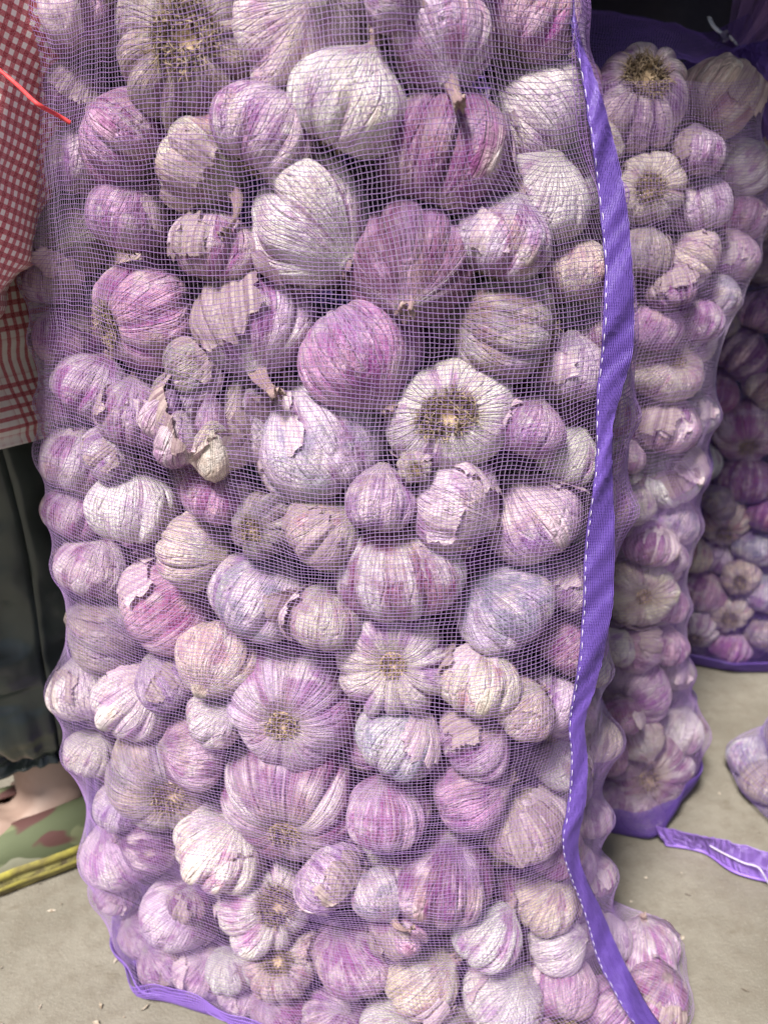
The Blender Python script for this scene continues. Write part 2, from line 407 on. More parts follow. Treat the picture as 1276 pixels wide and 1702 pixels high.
for v, (L, bend, r0, r1) in enumerate([(.28, .1, .20, .13), (.22, .25, .24, .17), (.38, .3, .19, .10), (.8, .5, .19, .12), (1.1, .8, .18, .10), (.95, -.4, .21, .13)]):
    r = np.random.default_rng(60 + v); nt_, n_ = 16, 22; V = []; M = []
    wob = smooth_noise((nt_, n_), (3, 3), r)
    for i in range(nt_):
        t = i / (nt_ - 1); z = .80 + L * t * math.cos(bend * t); x = L * math.sin(bend * t) * t
        rd = r0 + (r1 - r0) * min(1, t * 1.6) + .03 * max(0, t - .75) * 4
        for k in range(n_):
            a = 6.2832 * k / n_; q = rd * (1 + .16 * wob[i, k] * (1 if 0 < k < n_ - 1 else 0) + .10 * math.sin(5 * a + v))
            V.append((x + q * math.cos(a), q * .72 * math.sin(a), z + (r.uniform(-.10, .12) if i == nt_ - 1 else 0))); M.append((math.cos(a), math.sin(a), t))
    V += [(v_[0] * .7 + .3 * x, v_[1] * .7, v_[2] - .02) for v_ in V[-n_:]]; M += M[-n_:]
    V += [(x + (v_[0] - x) * .02, v_[1] * .02, z - .03) for v_ in V[-n_:]]; M += M[-n_:]
    STEMS.append(mesh_np('neck_stem', np.array(V), grid_faces(nt_ + 2, n_, True), STEM, attrs={'mer': np.array(M)}))
FLAKES = []
for v in range(8):
    r = np.random.default_rng(80 + v); V, mer = SURF[(v * 3 + 1) % len(SURF)]
    nj = int(r.integers(22, 48)); i0 = int(r.integers(14, 26)); i1 = i0 + int(r.integers(12, 25)); j0 = int(r.integers(0, NP))
    idx = (j0 + np.arange(nj)) % NP
    ni = i1 - i0; uu = np.linspace(-1, 1, nj)[None]; vv = np.linspace(-1, 1, ni)[:, None]
    rag = 1 + .20 * smooth_noise((ni, nj), (3, 4), r) * (np.maximum(abs(uu), abs(vv)) ** 3) + .06 * r.uniform(-1, 1, (ni, nj)) * (np.maximum(abs(uu), abs(vv)) > .96)
    fi = (np.clip(vv * np.sqrt(1 - uu ** 2 * .42) * rag, -1.1, 1.1) + 1) / 2 * (ni - 1) + i0; fj = (uu * np.sqrt(1 - vv ** 2 * .42) * rag + 1) / 2 * (nj - 1) + j0
    fi = np.clip(fi, 8, NT - 5); a_, b_ = fi.astype(int), np.floor(fj).astype(int); p_, q_ = (fi - a_)[..., None], (fj - b_)[..., None]
    smp = lambda A: (A[a_, b_ % NP] * (1 - q_) + A[a_, (b_ + 1) % NP] * q_) * (1 - p_) + (A[a_ + 1, b_ % NP] * (1 - q_) + A[a_ + 1, (b_ + 1) % NP] * q_) * p_
    S, Mm = smp(V), smp(mer)
    lift = .018 + .13 * np.clip(np.abs(uu) - .45, 0, 1) ** 1.5 + .10 * np.clip(vv - .3, 0, 1) ** 1.4 + .025 * smooth_noise((ni, nj), (4, 4), r)
    nrm = S.copy(); nrm[..., 2] *= .6; nrm /= np.linalg.norm(nrm, axis=-1, keepdims=True)
    S = S + nrm * lift[..., None]; Fq = grid_faces(ni, nj)
    FLAKES.append(mesh_np('loose_skin', S.reshape(-1, 3), Fq, FLAKE if v % 3 else FLAKE_D, attrs={'mer': Mm.reshape(-1, 3)}))
# single clove: crescent wedge
def clove_mesh(seed):
    r = np.random.default_rng(seed); n_, m_ = 18, 16; V = []; M = []
    for i in range(n_):
        t = i / (n_ - 1); z = -.55 + 1.25 * t; rd = .33 * math.sin(math.pi * min(.999, t * .93 + .03)) ** .62 * (1 - .25 * t)
        cx = .18 * math.sin(math.pi * t)
        for k in range(m_):
            a = 6.2832 * k / m_; q = rd * (1 + .10 * math.cos(3 * a) + .03 * r.uniform(-1, 1))
            V.append((cx + q * math.cos(a), q * .9 * math.sin(a), z)); M.append((math.cos(a) * .4, math.sin(a) * .4, .25 + .5 * t))
    for e_, z_ in ((range(m_), -.57), (range(len(V) - m_, len(V)), .78)):
        c_ = np.mean([V[q] for q in e_], axis=0)
        if z_ > 0:
            V += [(c_[0], c_[1], z_)] * m_; M += [(0., 0., .8)] * m_
        else:
            V = [(c_[0], c_[1], z_)] * m_ + V; M = [(0., 0., .2)] * m_ + M
    n_ += 2
    return mesh_np('clove', np.array(V), grid_faces(n_, m_, True), SKIN, attrs={'mer': np.array(M), 'groove': np.zeros(len(V))})
CLOVES = [clove_mesh(5), clove_mesh(6)]

# colour kinds: pale, streak, (streak amount, dirt, bruise)
KIND = {'W': ((.86, .78, .75), (.46, .20, .42), (.40, .25, 0), (0, 12)), 'L': ((.74, .55, .68), (.30, .085, .31), (.60, .28, 0), (0, 12)),
        'P': ((.60, .34, .52), (.26, .045, .23), (.66, .22, 0), (0, 9)), 'D': ((.76, .60, .66), (.19, .02, .15), (.82, .20, 0), (4, 12)),
        'V': ((.52, .28, .46), (.12, .008, .09), (1.0, .15, 0), (4, 9)),
        'G': ((.50, .39, .38), (.20, .09, .15), (.58, .75, .3), (2, 12)), 'T': ((.76, .61, .52), (.46, .22, .32), (.46, .34, 0), (0, 12)),
        'B': ((.70, .58, .68), (.32, .13, .34), (.46, .25, .75), (0, 9))}
def set_skin(o, k, r):
    pale, st, wear, _ = KIND[k]
    j = lambda c, s: [max(0.02, min(.9, x * (1 + r.uniform(-s, s)))) for x in c]
    o['pale'] = j(pale, .07); o['streak'] = j(st, .15)
    o['wear'] = [max(0., w_ + r.uniform(-.08, .10)) if i < 2 or w_ else 0. for i, w_ in enumerate(wear)]
    o['seed'] = r.uniform(0, 40)
def bulb(loc, rad, axis, kind, root, stem, label, group=None, seed=0, lobes=None, flakes=None, known=True):
    """one garlic bulb: Empty at its root end > garlic_body, root_plate, root_tuft, neck_stem, loose_skin"""
    r = random.Random(seed * 31 + 5)
    axis = Vector(axis).normalized()
    q = axis.to_track_quat('Z', 'Y') @ Matrix.Rotation(r.uniform(0, 6.28), 4, 'Z').to_quaternion()
    e = bpy.data.objects.new('garlic_bulb', None); e.empty_display_size = .01; C.objects.link(e)
    e.matrix_world = Matrix.LocRotScale(Vector(loc), q, Vector((rad * r.uniform(.95, 1.05), rad * r.uniform(.95, 1.05), rad * r.uniform(.93, 1.06))))
    tag(e, label, 'garlic bulb', group)
    if known: NAMED.append((Vector(loc), rad, label))
    lo, hi = KIND[kind][3]
    bi = r.randrange(lo, hi) if lobes is None else r.choice(lobes)
    b = link('garlic_body', BODIES[bi], e); set_skin(b, kind, r)
    if root: link('root_plate', PLM, e)
    if root: link('root_tuft', ROOTS[min(3, root - 1)], e).matrix_local = Matrix.Rotation(r.uniform(0, 6.28), 4, 'Z') @ Matrix.Diagonal((r.uniform(.95, 1.35), r.uniform(.95, 1.35), 1.06, 1))
    if stem:
        s = link('neck_stem', STEMS[(r.randrange(3) if stem == 1 else 3 + r.randrange(3))], e); s['seed'] = r.uniform(0, 30)
    nf = r.choice((0, 1, 1, 2, 2, 3)) if flakes is None else flakes
    for _ in range(nf):
        f = link('loose_skin', r.choice(FLAKES), e); f['seed'] = r.uniform(0, 30); f.rotation_euler = (r.uniform(-.1, .1), r.uniform(-.1, .1), r.uniform(0, 6.28))
    return e

EXTRA = []; NAMED = []
def later(loc, rad, axis, kind, root, stem, where, group, seed): EXTRA.append((Vector(loc), rad, Vector(axis).normalized(), kind, root, stem, where, group, seed))
# ------------------------------------------------------------------ sacks
class Sack:
    def __init__(s, zk, cx, a, cy, b, rot, e=2 / 2.3, round_=.035, floor_round=.86):
        s.zk, s.cx, s.a, s.cy, s.b, s.rot, s.e = [np.asarray(v, float) for v in (zk, cx, a, cy, b)] + [rot, e]
        s.rd, s.fr = round_, floor_round
        th = np.linspace(-math.pi * 1.5, math.pi / 2, 2001); A = s.a.mean(); B = s.b.mean()
        X, Y = A * np.sign(np.cos(th)) * abs(np.cos(th)) ** s.e, B * np.sign(np.sin(th)) * abs(np.sin(th)) ** s.e
        L = np.concatenate([[0], np.cumsum(np.hypot(np.diff(X), np.diff(Y)))])
        s.perim = L[-1]; s.L = L / L[-1] - .5; s.th = th                      # s=0 at the front (theta = -90 deg), positive towards +X
        s.zz = np.linspace(s.zk[0], s.zk[-1], 300); k = np.ones(19) / 19
        sm = lambda v: np.convolve(np.pad(np.interp(s.zz, s.zk, v), 9, mode='edge'), k, 'valid')
        s.kx = [sm(v) for v in (s.cx, s.a, s.cy, s.b)]
        s.hs = None
    def base(s, S, Z):
        cx, a, cy, b = [np.interp(Z, s.zz, v) for v in s.kx]
        rf = s.fr + (1 - s.fr) * np.sqrt(1 - (1 - np.clip((Z - s.zk[0]) / s.rd, 0, 1)) ** 2)
        S = (S + .5) % 1.0 - .5
        th = np.interp(S, s.L, s.th); c, n = np.cos(th), np.sin(th)
        x = a * rf * np.sign(c) * abs(c) ** s.e; y = b * rf * np.sign(n) * abs(n) ** s.e
        cr, sr = math.cos(s.rot), math.sin(s.rot)
        return np.stack([cx + x * cr - y * sr, cy + x * sr + y * cr, Z + 0 * x], -1)
    def frame(s, S, Z):
        d = 2e-3; P = s.base(S, Z)
        du = s.base(S + d, Z) - s.base(S - d, Z); dv = s.base(S, Z + d) - s.base(S, Z - d)
        n = np.cross(du, dv); n /= np.linalg.norm(n, axis=-1, keepdims=True) + 1e-12
        return P, n
    def bvh(s):
        S, Z = np.meshgrid(np.linspace(-.5, .5, 161), np.linspace(s.zk[0], s.zk[-1], 121)); P = s.base(S, Z).reshape(-1, 3)
        s.tree = BVHTree.FromPolygons([tuple(p) for p in P], [tuple(int(i) for i in f) for f in grid_faces(121, 161)])
    def hit(s, px, py):
        """where the line of sight through a pixel meets this sack, moving towards its axis when it passes beside it"""
        for k in range(80):
            r = ray(px, py); l, n, i, d = s.tree.ray_cast(EYE, r.normalized())
            if l is not None:
                if n.dot(r) > 0: n = -n
                return l, n
            cyv = float(s.cy.mean()); tgt = at(px, py, 1.0); z_ = max(.0, H + (tgt.z - H) * cyv / tgt.y); ax = float(np.interp(z_, s.zk, s.cx))
            px += 4 if 638 + F * ax / (cyv * CP + (H - z_) * SP) > px else -4
            if k > 30: py -= 3
        raise RuntimeError(f'no hit {px} {py}')
    def drape(s, bulbs, smin=-.5, smax=.5, floor=-.030, iters=700, nu=260, nv=230):
        """a taut membrane over the bulbs: obstacle problem on the unrolled sack"""
        S, Z = np.meshgrid(np.linspace(smin, smax, nu), np.linspace(s.zk[0], s.zk[-1], nv))
        P, n = s.frame(S, Z); ob = np.full(S.shape, floor)
        for (c, rd, ax) in bulbs:
            c = np.array(c); R0 = rd * 1.07; d = P - c; near = (d ** 2).sum(-1) < (R0 * 2.4) ** 2
            if not near.any(): continue
            dd, nn = d[near], n[near]; ax = np.array(ax); k = 1 / .80 - 1
            sc = lambda v: v + k * (v @ ax)[:, None] * ax[None]
            o, q = sc(dd) / R0, sc(nn) / R0
            A = (q * q).sum(-1); B = (o * q).sum(-1); Cc = (o * o).sum(-1) - 1; disc = B * B - A * Cc
            h = np.where(disc > 0, (-B + np.sqrt(np.maximum(disc, 0))) / A, floor)
            ob[near] = np.maximum(ob[near], np.minimum(h, .03))
        ob[Z < s.zk[0] + .006] = np.maximum(ob[Z < s.zk[0] + .006], -.004)
        ob[Z > s.zk[-1] - .006] = 0
        h = np.maximum(ob, -.012)
        for it in range(iters):
            p = np.pad(h, 1, mode='edge')
            av = (p[1:-1, :-2] + p[1:-1, 2:]) * .27 + (p[:-2, 1:-1] + p[2:, 1:-1]) * .23
            h = np.maximum(ob, av - .00003)
        s.hs = (smin, smax, h)
    def disp(s, S, Z):
        if s.hs is None: return 0 * S
        smin, smax, h = s.hs; nv, nu = h.shape
        x = np.clip((S - smin) / (smax - smin) * (nu - 1), 0, nu - 1.001); y = np.clip((Z - s.zk[0]) / (s.zk[-1] - s.zk[0]) * (nv - 1), 0, nv - 1.001)
        i, j = x.astype(int), y.astype(int); f, g = x - i, y - j
        return (h[j, i] * (1 - f) + h[j, i + 1] * f) * (1 - g) + (h[j + 1, i] * (1 - f) + h[j + 1, i + 1] * f) * g
    def point(s, S, Z, extra=.0012):
        P, n = s.frame(S, Z); h = s.disp(S, Z) + extra
        return P + n * h[..., None], n
def net_threads(P, n, w_, axis, hgt=.55):
    """tape-like threads through the grid P[i,j] along the given axis: triangular section, flat side on the goods"""
    if axis == 0: P, n = P.transpose(1, 0, 2), n.transpose(1, 0, 2)
    t = np.gradient(P, axis=1); sd = np.cross(t, n); sd /= np.linalg.norm(sd, axis=-1, keepdims=True) + 1e-12
    m, k = P.shape[:2]; wv = np.asarray(w_)
    if wv.ndim == 1: wv = wv[:, None]
    wv = (wv + np.zeros((m, k)))[..., None]
    V = np.stack([P - sd * wv / 2, P + n * wv * hgt, P + sd * wv / 2], 2).reshape(-1, 3)
    i = np.arange(m)[:, None, None] * k * 3; j = np.arange(k - 1)[None, :, None] * 3; c = np.arange(3)[None, None]
    a = i + j + c; b = i + j + (c + 1) % 3
    return V, np.stack([a, b, b + 3, a + 3], -1).reshape(-1, 4)
def build_net(sack, parent, s0, s1, z0, z1, pitch, width, seed, mats, extra=.0012, warp_amp=1.0, skew=0.0, names=('warp_threads', 'weft_threads')):
    r = np.random.default_rng(seed); nu = int((s1 - s0) * sack.perim / pitch); nv = int((z1 - z0) / pitch)
    S, Z = np.meshgrid(np.linspace(s0, s1, nu), np.linspace(z0, z1, nv)); shp = S.shape
    cs = pitch / sack.perim
    edge = np.minimum(1, np.minimum(Z - z0, z1 - Z) / .03)
    dS = (smooth_noise(shp, (30, 34), r) * 2.6 + smooth_noise(shp, (9, 13), r) * .8 + smooth_noise(shp, (3, 3), r) * .20) * warp_amp
    dZ = (smooth_noise(shp, (34, 30), r) * 3.2 + smooth_noise(shp, (12, 9), r) * .7 + smooth_noise(shp, (3, 3), r) * .20) * warp_amp
    per_w = (r.uniform(-1, 1, nu) * .14)[None]; per_f = (r.uniform(-1, 1, nv) * .14)[:, None]
    S = S + (dS + per_w) * cs; Z2 = np.clip(Z + (dZ + per_f) * pitch * edge + skew * S * sack.perim * edge, z0, z1)
    P, n = sack.point(S, Z2, extra)
    P[..., 2] = np.maximum(P[..., 2], .0016)
    V, Fq = net_threads(P, n, width * r.uniform(.75, 1.15, nu) * .80, 0)
    a = link(names[0], mesh_np(names[0], V, Fq, mats[0], False), parent); a['kind'] = 'stuff'
    V, Fq = net_threads(P + n * .0001, n, width * r.uniform(.8, 1.25, nv), 1)
    b = link(names[1], mesh_np(names[1], V, Fq, mats[1], False), parent); b['kind'] = 'stuff'

def place(sack, rows, group_map=None):
    """rows: px, py, diameter px, neck direction (across, up, towards), kind, root, stem, label"""
    out = []
    for i, (px, py, d, nx, ny, nz, kd, rt, st, label) in enumerate(rows):
        l, n = sack.hit(px, py); r = ray(px, py).normalized()
        dep = (l - EYE).dot(ray(638, 851)) / 1.0 if False else (l.y * CP - (l.z - H) * SP)
        d *= 1.16; R0 = .5 * d * dep / F
        for _ in range(3):
            cosn = max(.50, abs(r.dot(n))); c = l + r * (R0 * .93 / cosn)
            dep = c.y * CP - (c.z - H) * SP; R0 = .5 * d * dep / F
        c.z = max(c.z, R0 * .80)
        ax = cam_vec(nx, ny, nz).normalized()
        out.append([c, R0 * .97, ax, kd, rt, st, label, i])
    # settle: bulbs that run into each other move apart along the depth, a little sideways
    for it in range(14):
        for i in range(len(out)):
            for j in range(i):
                a, b = out[i], out[j]; d = b[0] - a[0]; L = d.length; m = (a[1] + b[1]) * .82
                if 1e-5 < L < m:
                    push = (m - L) * .30; u = d / L; v = cam_vec(0, 0, 1); along = v * u.dot(v) + (u - v * u.dot(v)) * .35
                    a[0] = a[0] - along * push * (a[1] < b[1] * 1.3); b[0] = b[0] + along * push * (b[1] < a[1] * 1.3)
                    for q in (a, b): q[0].z = max(q[0].z, q[1] * .75)
    return out

# ------------------------------------------------------------------ ground and surroundings
fl = np.array([(-6, -3, 0), (6, -3, 0), (6, 8, 0), (-6, 8, 0)], float)
tag(link('ground', mesh_np('ground', fl, np.array([[0, 1, 2, 3]]), CONC, False)), kind='structure')
def box(name, lo, hi, mat, parent=None):
    x0, y0, z0 = lo; x1, y1, z1 = hi
    V = np.array([(x, y, z) for z in (z0, z1) for x, y in ((x0, y0), (x1, y0), (x1, y1), (x0, y1))], float)
    Fq = np.array([[3, 2, 1, 0], [4, 5, 6, 7], [0, 1, 5, 4], [1, 2, 6, 5], [2, 3, 7, 6], [3, 0, 4, 7]])
    return link(name, mesh_np(name, V, Fq, mat, False), parent)
# dark folded backdrop added for the unlit stall interior, and a sheet blocking daylight
nx_, nz_ = 160, 30; X, Z = np.meshgrid(np.linspace(-2.2, 2.6, nx_), np.linspace(.0, 1.75, nz_))
Y = 1.75 + .035 * np.sin(X * 9 + 1.2 * np.sin(X * 3)) * (.4 + Z) + .02 * np.sin(X * 23)
tp = empty('tarpaulin', (0, 1.75, 0)); tag(tp, 'dark blue tarpaulin hanging behind the garlic sacks', 'tarpaulin')
s_ = link('hanging_sheet', mesh_np('hanging_sheet', np.stack([X, Y, Z], -1).reshape(-1, 3), grid_faces(nz_, nx_), BLACKW), tp); s_.location = (0, -1.75, 0)
X, Y = np.meshgrid(np.linspace(-2.2, 2.6, 60), np.linspace(.50, 1.75, 20)); Zr = .88 + (Y - .50) * .66 - .03 * np.cos(X * 3.1) * np.sin((Y - .52) * 2.5) 
s_ = link('awning_sheet', mesh_np('awning_sheet', np.stack([X, Y, Zr], -1).reshape(-1, 3), grid_faces(20, 60), BLACKW), tp); s_.location = (0, -1.75, 0)  # unseen sheet added overhead to keep daylight off the back

# ------------------------------------------------------------------ the large sack in front
ZK = [0, .05, .12, .22, .35, .5, .7, .78]
S1 = Sack(ZK, [.0087, -.0259, -.0381, -.041, -.0337, -.0295, -.04, -.045], [.2196, .1955, .1896, .188, .1842, .1791, .1314, .10],
          [.5109, .5239, .5344, .5432, .5518, .5607, .5705, .572], [.0981, .1043, .1122, .1198, .1254, .1292, .1318, .10], -.2904)
S1.bvh()
FRONT = [  # px, py, diameter, neck direction across / up / towards, kind, root, stem, label
 (135, 45, 140, -.3, .9, .2, 'P', 0, 0, 'magenta skinned bulb in the top corner of the front sack beside the shirt'),
 (120, 135, 118, .6, .8, .2, 'P', 0, 1, 'small purple bulb with a torn white neck just above the end of the red twine'),
 (215, 238, 150, -.75, .65, .1, 'P', 0, 0, 'smooth pinkish purple bulb with a pointed shoulder, under the large dirty rooted bulb'),
 (318, 92, 218, -.1, .15, -1, 'G', 4, 0, 'large dirty grey bulb with an orange tan root plate at the top'),
 (510, 48, 215, .3, -.2, .75, 'W', 0, 0, 'large creamy white and tan bulb at the top middle of the front sack'),
 (665, 18, 100, .9, -.4, .2, 'L', 0, 2, 'small lilac bulb with a dry neck at the top edge, beside the large creamy bulb'),
 (728, 88, 160, .2, -.9, .3, 'L', 0, 2, 'pale lilac bulb with a narrow wrinkled neck above the two-lobed striped bulb'),
 (865, 52, 172, .3, .9, .0, 'P', 0, 0, 'lilac bulb with a magenta torn skin at the top end of the purple seam'),
 (890, 192, 178, -.7, .7, .1, 'W', 0, 1, 'big clean white bulb below the magenta torn skin, next to the seam'),
 (562, 165, 172, .4, .75, .3, 'W', 1, 0, 'white and lilac bulb with a deep cleft, under the creamy top bulb'),
 (462, 238, 150, .5, .8, .1, 'L', 1, 0, 'pale broad bulb tucked against the cleft white bulb'),
 (714, 278, 214, .3, .95, .1, 'D', 0, 2, 'large two-lobed striped bulb whose dry neck points up towards the white bulb'),
 (888, 322, 150, .2, .6, .6, 'W', 0, 0, 'white lobed bulb with a short dark scratch, near the seam under the clean white one'),
 (112, 270, 132, .1, .9, .1, 'L', 2, 0, 'lilac bulb with wispy grey roots, just under the tip of the red twine'),
 (345, 268, 148, .7, -.7, .2, 'T', 1, 2, 'tan and lilac bulb with a long dry neck slanting down to the middle'),
 (212, 352, 118, .3, .8, .3, 'P', 2, 1, 'dusky purple bulb with a torn white top under the smooth pinkish bulb'),
 (118, 402, 122, .2, -.3, .8, 'G', 2, 0, 'grey lilac bulb with scarred skin by the shirt'),
 (355, 413, 130, .2, .95, .1, 'L', 0, 1, 'teardrop shaped lilac bulb pointing up, under the long dry neck'),
 (522, 378, 198, .65, -.7, .3, 'W', 0, 1, 'bright white bulb with a lilac shoulder, beside the deep purple striped bulb'),
 (675, 428, 196, -.1, -.8, .62, 'V', 0, 1, 'deep purple striped bulb with a stubby tan neck pointing down'),
 (845, 390, 142, .3, .8, .3, 'L', 1, 0, 'lilac bulb with a rusty scarred patch below the white lobed bulb'),
 (955, 452, 112, .0, .9, .2, 'T', 0, 0, 'peach tinted bulb pressed against the seam, above the twisted dry skins'),
 (240, 520, 168, .7, .4, -.5, 'P', 2, 0, 'purple bulb with brown roots and a white streak across its side'),
 (113, 548, 112, -.2, .9, .1, 'P', 0, 0, 'rose pink bulb at the sack edge beside the tartan shirt'),
 (418, 540, 168, .15, -.9, .35, 'L', 1, 2, 'pale striped bulb with a long pale neck hanging straight down'),
 (603, 585, 184, .4, -.8, .1, 'P', 0, 0, 'plump rose purple bulb below the deep purple striped one'),
 (835, 545, 178, -.9, .25, .15, 'G', 4, 2, 'dirty brown bulb with a mass of dry roots and its neck pointing at the middle'),
 (945, 615, 118, .1, 1, .1, 'L', 1, 0, 'tall pale lilac bulb by the seam under the twisted dry skins'),
 (155, 642, 118, .5, .8, .1, 'L', 0, 1, 'pale lilac bulb at the sack edge level with the shirt hem'),
 (222, 690, 112, .1, .9, .3, 'P', 0, 0, 'dusky violet bulb beside the burst open bulb'),
 (322, 612, 95, .8, .5, .1, 'G', 0, 0, 'small grey bulb resting on the burst open bulb'),
 (538, 728, 204, -.4, .85, .15, 'B', 0, 1, 'big bulb with a blue grey bruise on a white and rose skin'),
 (745, 690, 180, .1, .1, -1, 'W', 4, 0, 'white bulb whose wide dry root tuft faces out, under the dirty brown bulb'),
 (690, 777, 52, .0, .2, -.9, 'T', 2, 0, 'tiny tan bulb with a ringed root end under the white tufted bulb'),
 (873, 712, 108, .3, .9, .1, 'P', 0, 0, 'rosy bulb between the white tufted bulb and the seam'),
 (943, 757, 100, .4, .8, .3, 'W', 0, 0, 'clean ribbed white bulb touching the seam halfway down'),
 (132, 762, 118, .4, .8, .2, 'L', 0, 0, 'lilac pink bulb at the sack edge by the top of the trousers'),
 (222, 840, 130, .1, .95, .2, 'W', 0, 1, 'white and rose bulb standing upright over a tangle of brown roots'),
 (190, 762, 86, .7, .6, .2, 'L', 0, 2, 'small pale bulb whose dry tan neck slants towards the burst bulb'),
 (372, 822, 116, .3, .8, .3, 'P', 0, 0, 'magenta streaked bulb right under the burst open bulb'),
 (432, 865, 100, .3, .2, -.9, 'G', 2, 0, 'dark dirty grey bulb set back between paler ones'),
 (538, 882, 122, .7, .5, .3, 'T', 0, 0, 'glossy pinkish tan bulb under the bruised bulb'),
 (628, 830, 112, .1, .9, .1, 'L', 0, 0, 'lilac bulb half covered by the glossy tan bulb'),
 (752, 842, 152, .8, -.4, .3, 'L', 0, 0, 'lilac bulb with a white flank pointing at its neighbour below the rosy one'),
 (884, 862, 158, -.5, .8, .1, 'L', 1, 0, 'large lilac ribbed bulb by the seam below the clean ribbed white one'),
 (325, 912, 124, .8, -.2, .3, 'T', 0, 1, 'cream tan bulb above the bulb with a long violet neck'),
 (660, 942, 186, -.1, .9, .45, 'D', 1, 0, 'broad lobed bulb with rose stripes sitting on the round star patterned bulb'),
 (130, 850, 92, .3, .9, .1, 'L', 0, 0, 'violet bulb at the sack edge beside the dark trousers'),
 (282, 1003, 158, .8, .5, .2, 'P', 0, 2, 'lilac rose bulb with a long violet neck trailing sideways and a split skin'),
 (436, 992, 148, .5, .8, .1, 'B', 0, 0, 'smooth bluish white bulb between the long violet neck and a curl of white skin'),
 (158, 945, 112, .3, .9, .1, 'L', 0, 0, 'pale lilac bulb at the sack edge just above the sooty one'),
 (185, 1045, 138, -.9, .3, .2, 'G', 3, 0, 'sooty grey bulb with roots against the sack edge'),
 (533, 1025, 112, .1, .9, .2, 'T', 0, 0, 'olive tan bulb next to the smooth bluish white one'),
 (655, 1085, 186, .05, .05, -1, 'W', 3, 0, 'round white and violet bulb with star like ribs around its facing root plate'),
 (832, 1010, 150, -.6, .6, .4, 'B', 0, 0, 'white bulb with a grey blotch towards the seam'),
 (942, 975, 88, .4, .9, .1, 'L', 0, 0, 'small lilac bulb touching the seam under the large ribbed one'),
 (355, 1092, 122, -.2, -.6, .5, 'T', 2, 0, 'cream and violet bulb under the bulb with the long violet neck'),
 (148, 1142, 112, -.2, .9, .1, 'W', 0, 0, 'pale bulb at the sack edge under the sooty one'),
 (228, 1158, 132, .5, .6, .3, 'W', 0, 1, 'glossy white and lilac bulb above the filthy wrinkled bulb'),
 (480, 1168, 190, .05, .3, -.95, 'L', 3, 0, 'lilac bulb with dark square root disc facing out, beside the star ribbed one'),
 (783, 1122, 130, .2, .8, .2, 'T', 0, 1, 'grey tan bulb with a broken papery top'),
 (838, 1165, 98, .5, .6, .4, 'T', 0, 0, 'little pinkish tan bulb beside the grey tan papery one'),
 (905, 1172, 114, .3, .8, -.4, 'L', 2, 0, 'lilac ribbed bulb with a dark root end near the narrow part of the seam'),
 (942, 1070, 98, .6, .7, .1, 'P', 0, 0, 'violet bulb wedged against the seam above the ribbed dark rooted one'),
 (360, 1198, 84, .7, .6, .3, 'W', 0, 0, 'small knobbly white bulb next to the dark square root disc'),
 (665, 1228, 128, .5, .8, .1, 'B', 0, 0, 'bluish lilac bulb directly under the star ribbed bulb'),
 (792, 1228, 120, .6, .4, .2, 'P', 0, 2, 'rosy bulb with a trailing neck below the grey tan papery one'),
 (282, 1282, 176, -.2, .3, -.9, 'G', 1, 0, 'filthy wrinkled bulb with a hollow tan root end'),
 (150, 1252, 76, .4, .8, .2, 'W', 0, 0, 'small pale bulb bulging from the sack edge level with the trouser cuff'),
 (488, 1315, 214, .1, .55, -.75, 'D', 3, 0, 'large bulb with a crown of roots on top, below the dark square root disc'),
 (640, 1350, 126, .0, .9, .1, 'P', 0, 0, 'brownish rose bulb without neck, low in the middle of the sack'),
 (782, 1305, 132, .9, .3, .2, 'P', 0, 1, 'plum coloured bulb above the tall cream one'),
 (866, 1372, 124, -.3, .9, .1, 'T', 0, 0, 'tall cream bulb beside the narrow part of the seam'),
 (935, 1270, 84, -.3, .9, .2, 'W', 0, 0, 'small whitish bulb under the seam bend'),
 (985, 1225, 84, .2, .9, .1, 'T', 0, 0, 'cream bulb bulging out beyond the seam'),
 (374, 1405, 138, .5, .7, .4, 'W', 0, 0, 'shiny white and lilac bulb below the filthy wrinkled one'),
 (205, 1410, 120, -.3, .8, .3, 'L', 0, 1, 'lilac bulb at the sack edge level with the shoe'),
 (205, 1335, 84, .3, .8, .3, 'L', 0, 0, 'violet bulb veiled by net folds above the one level with the shoe'),
 (432, 1490, 150, -.4, -.2, -.8, 'W', 4, 0, 'white bulb with ragged skins and a bunch of grey roots'),
 (545, 1440, 108, .7, -.6, .2, 'L', 0, 2, 'small lilac bulb whose dry neck droops, under the bulb with the crown of roots'),
 (738, 1455, 152, .2, .9, .2, 'D', 0, 0, 'white bulb with plum streaks low in the middle, under the plum coloured one'),
 (640, 1480, 92, .3, -.6, .5, 'B', 0, 2, 'bluish white bulb with shredded skin between the two streaked ones'),
 (908, 1500, 96, .2, .7, .4, 'T', 0, 0, 'tan rose bulb just inside the seam near the bottom'),
 (303, 1515, 124, .5, .6, .3, 'L', 0, 0, 'violet and white bulb above the purple bottom hem'),
 (195, 1478, 76, .5, .7, .3, 'P', 0, 0, 'small violet bulb at the lowest corner by the floor'),
 (810, 1552, 112, .6, .75, .1, 'W', 0, 0, 'pale oblong bulb lying slanted near the bottom'),
 (585, 1592, 124, -.3, .8, .3, 'P', 0, 0, 'bright magenta pink bulb in the bottom rows'),
 (465, 1585, 112, .1, -.5, -.8, 'T', 4, 0, 'cream bulb with grey dry roots beside the bright magenta pink one'),
 (380, 1612, 74, .0, .8, .3, 'W', 0, 0, 'small oval white bulb close to the bottom hem'),
 (702, 1630, 120, .7, .6, .2, 'T', 0, 0, 'brown spotted tan bulb in the bottom row'),
 (835, 1658, 122, .4, .7, .5, 'W', 0, 0, 'white bulb with rose edge in the bottom row beside the spotted one'),
 (935, 1640, 112, .1, .8, -.5, 'P', 2, 0, 'plum and grey bulb in the bottom row next to the seam'),
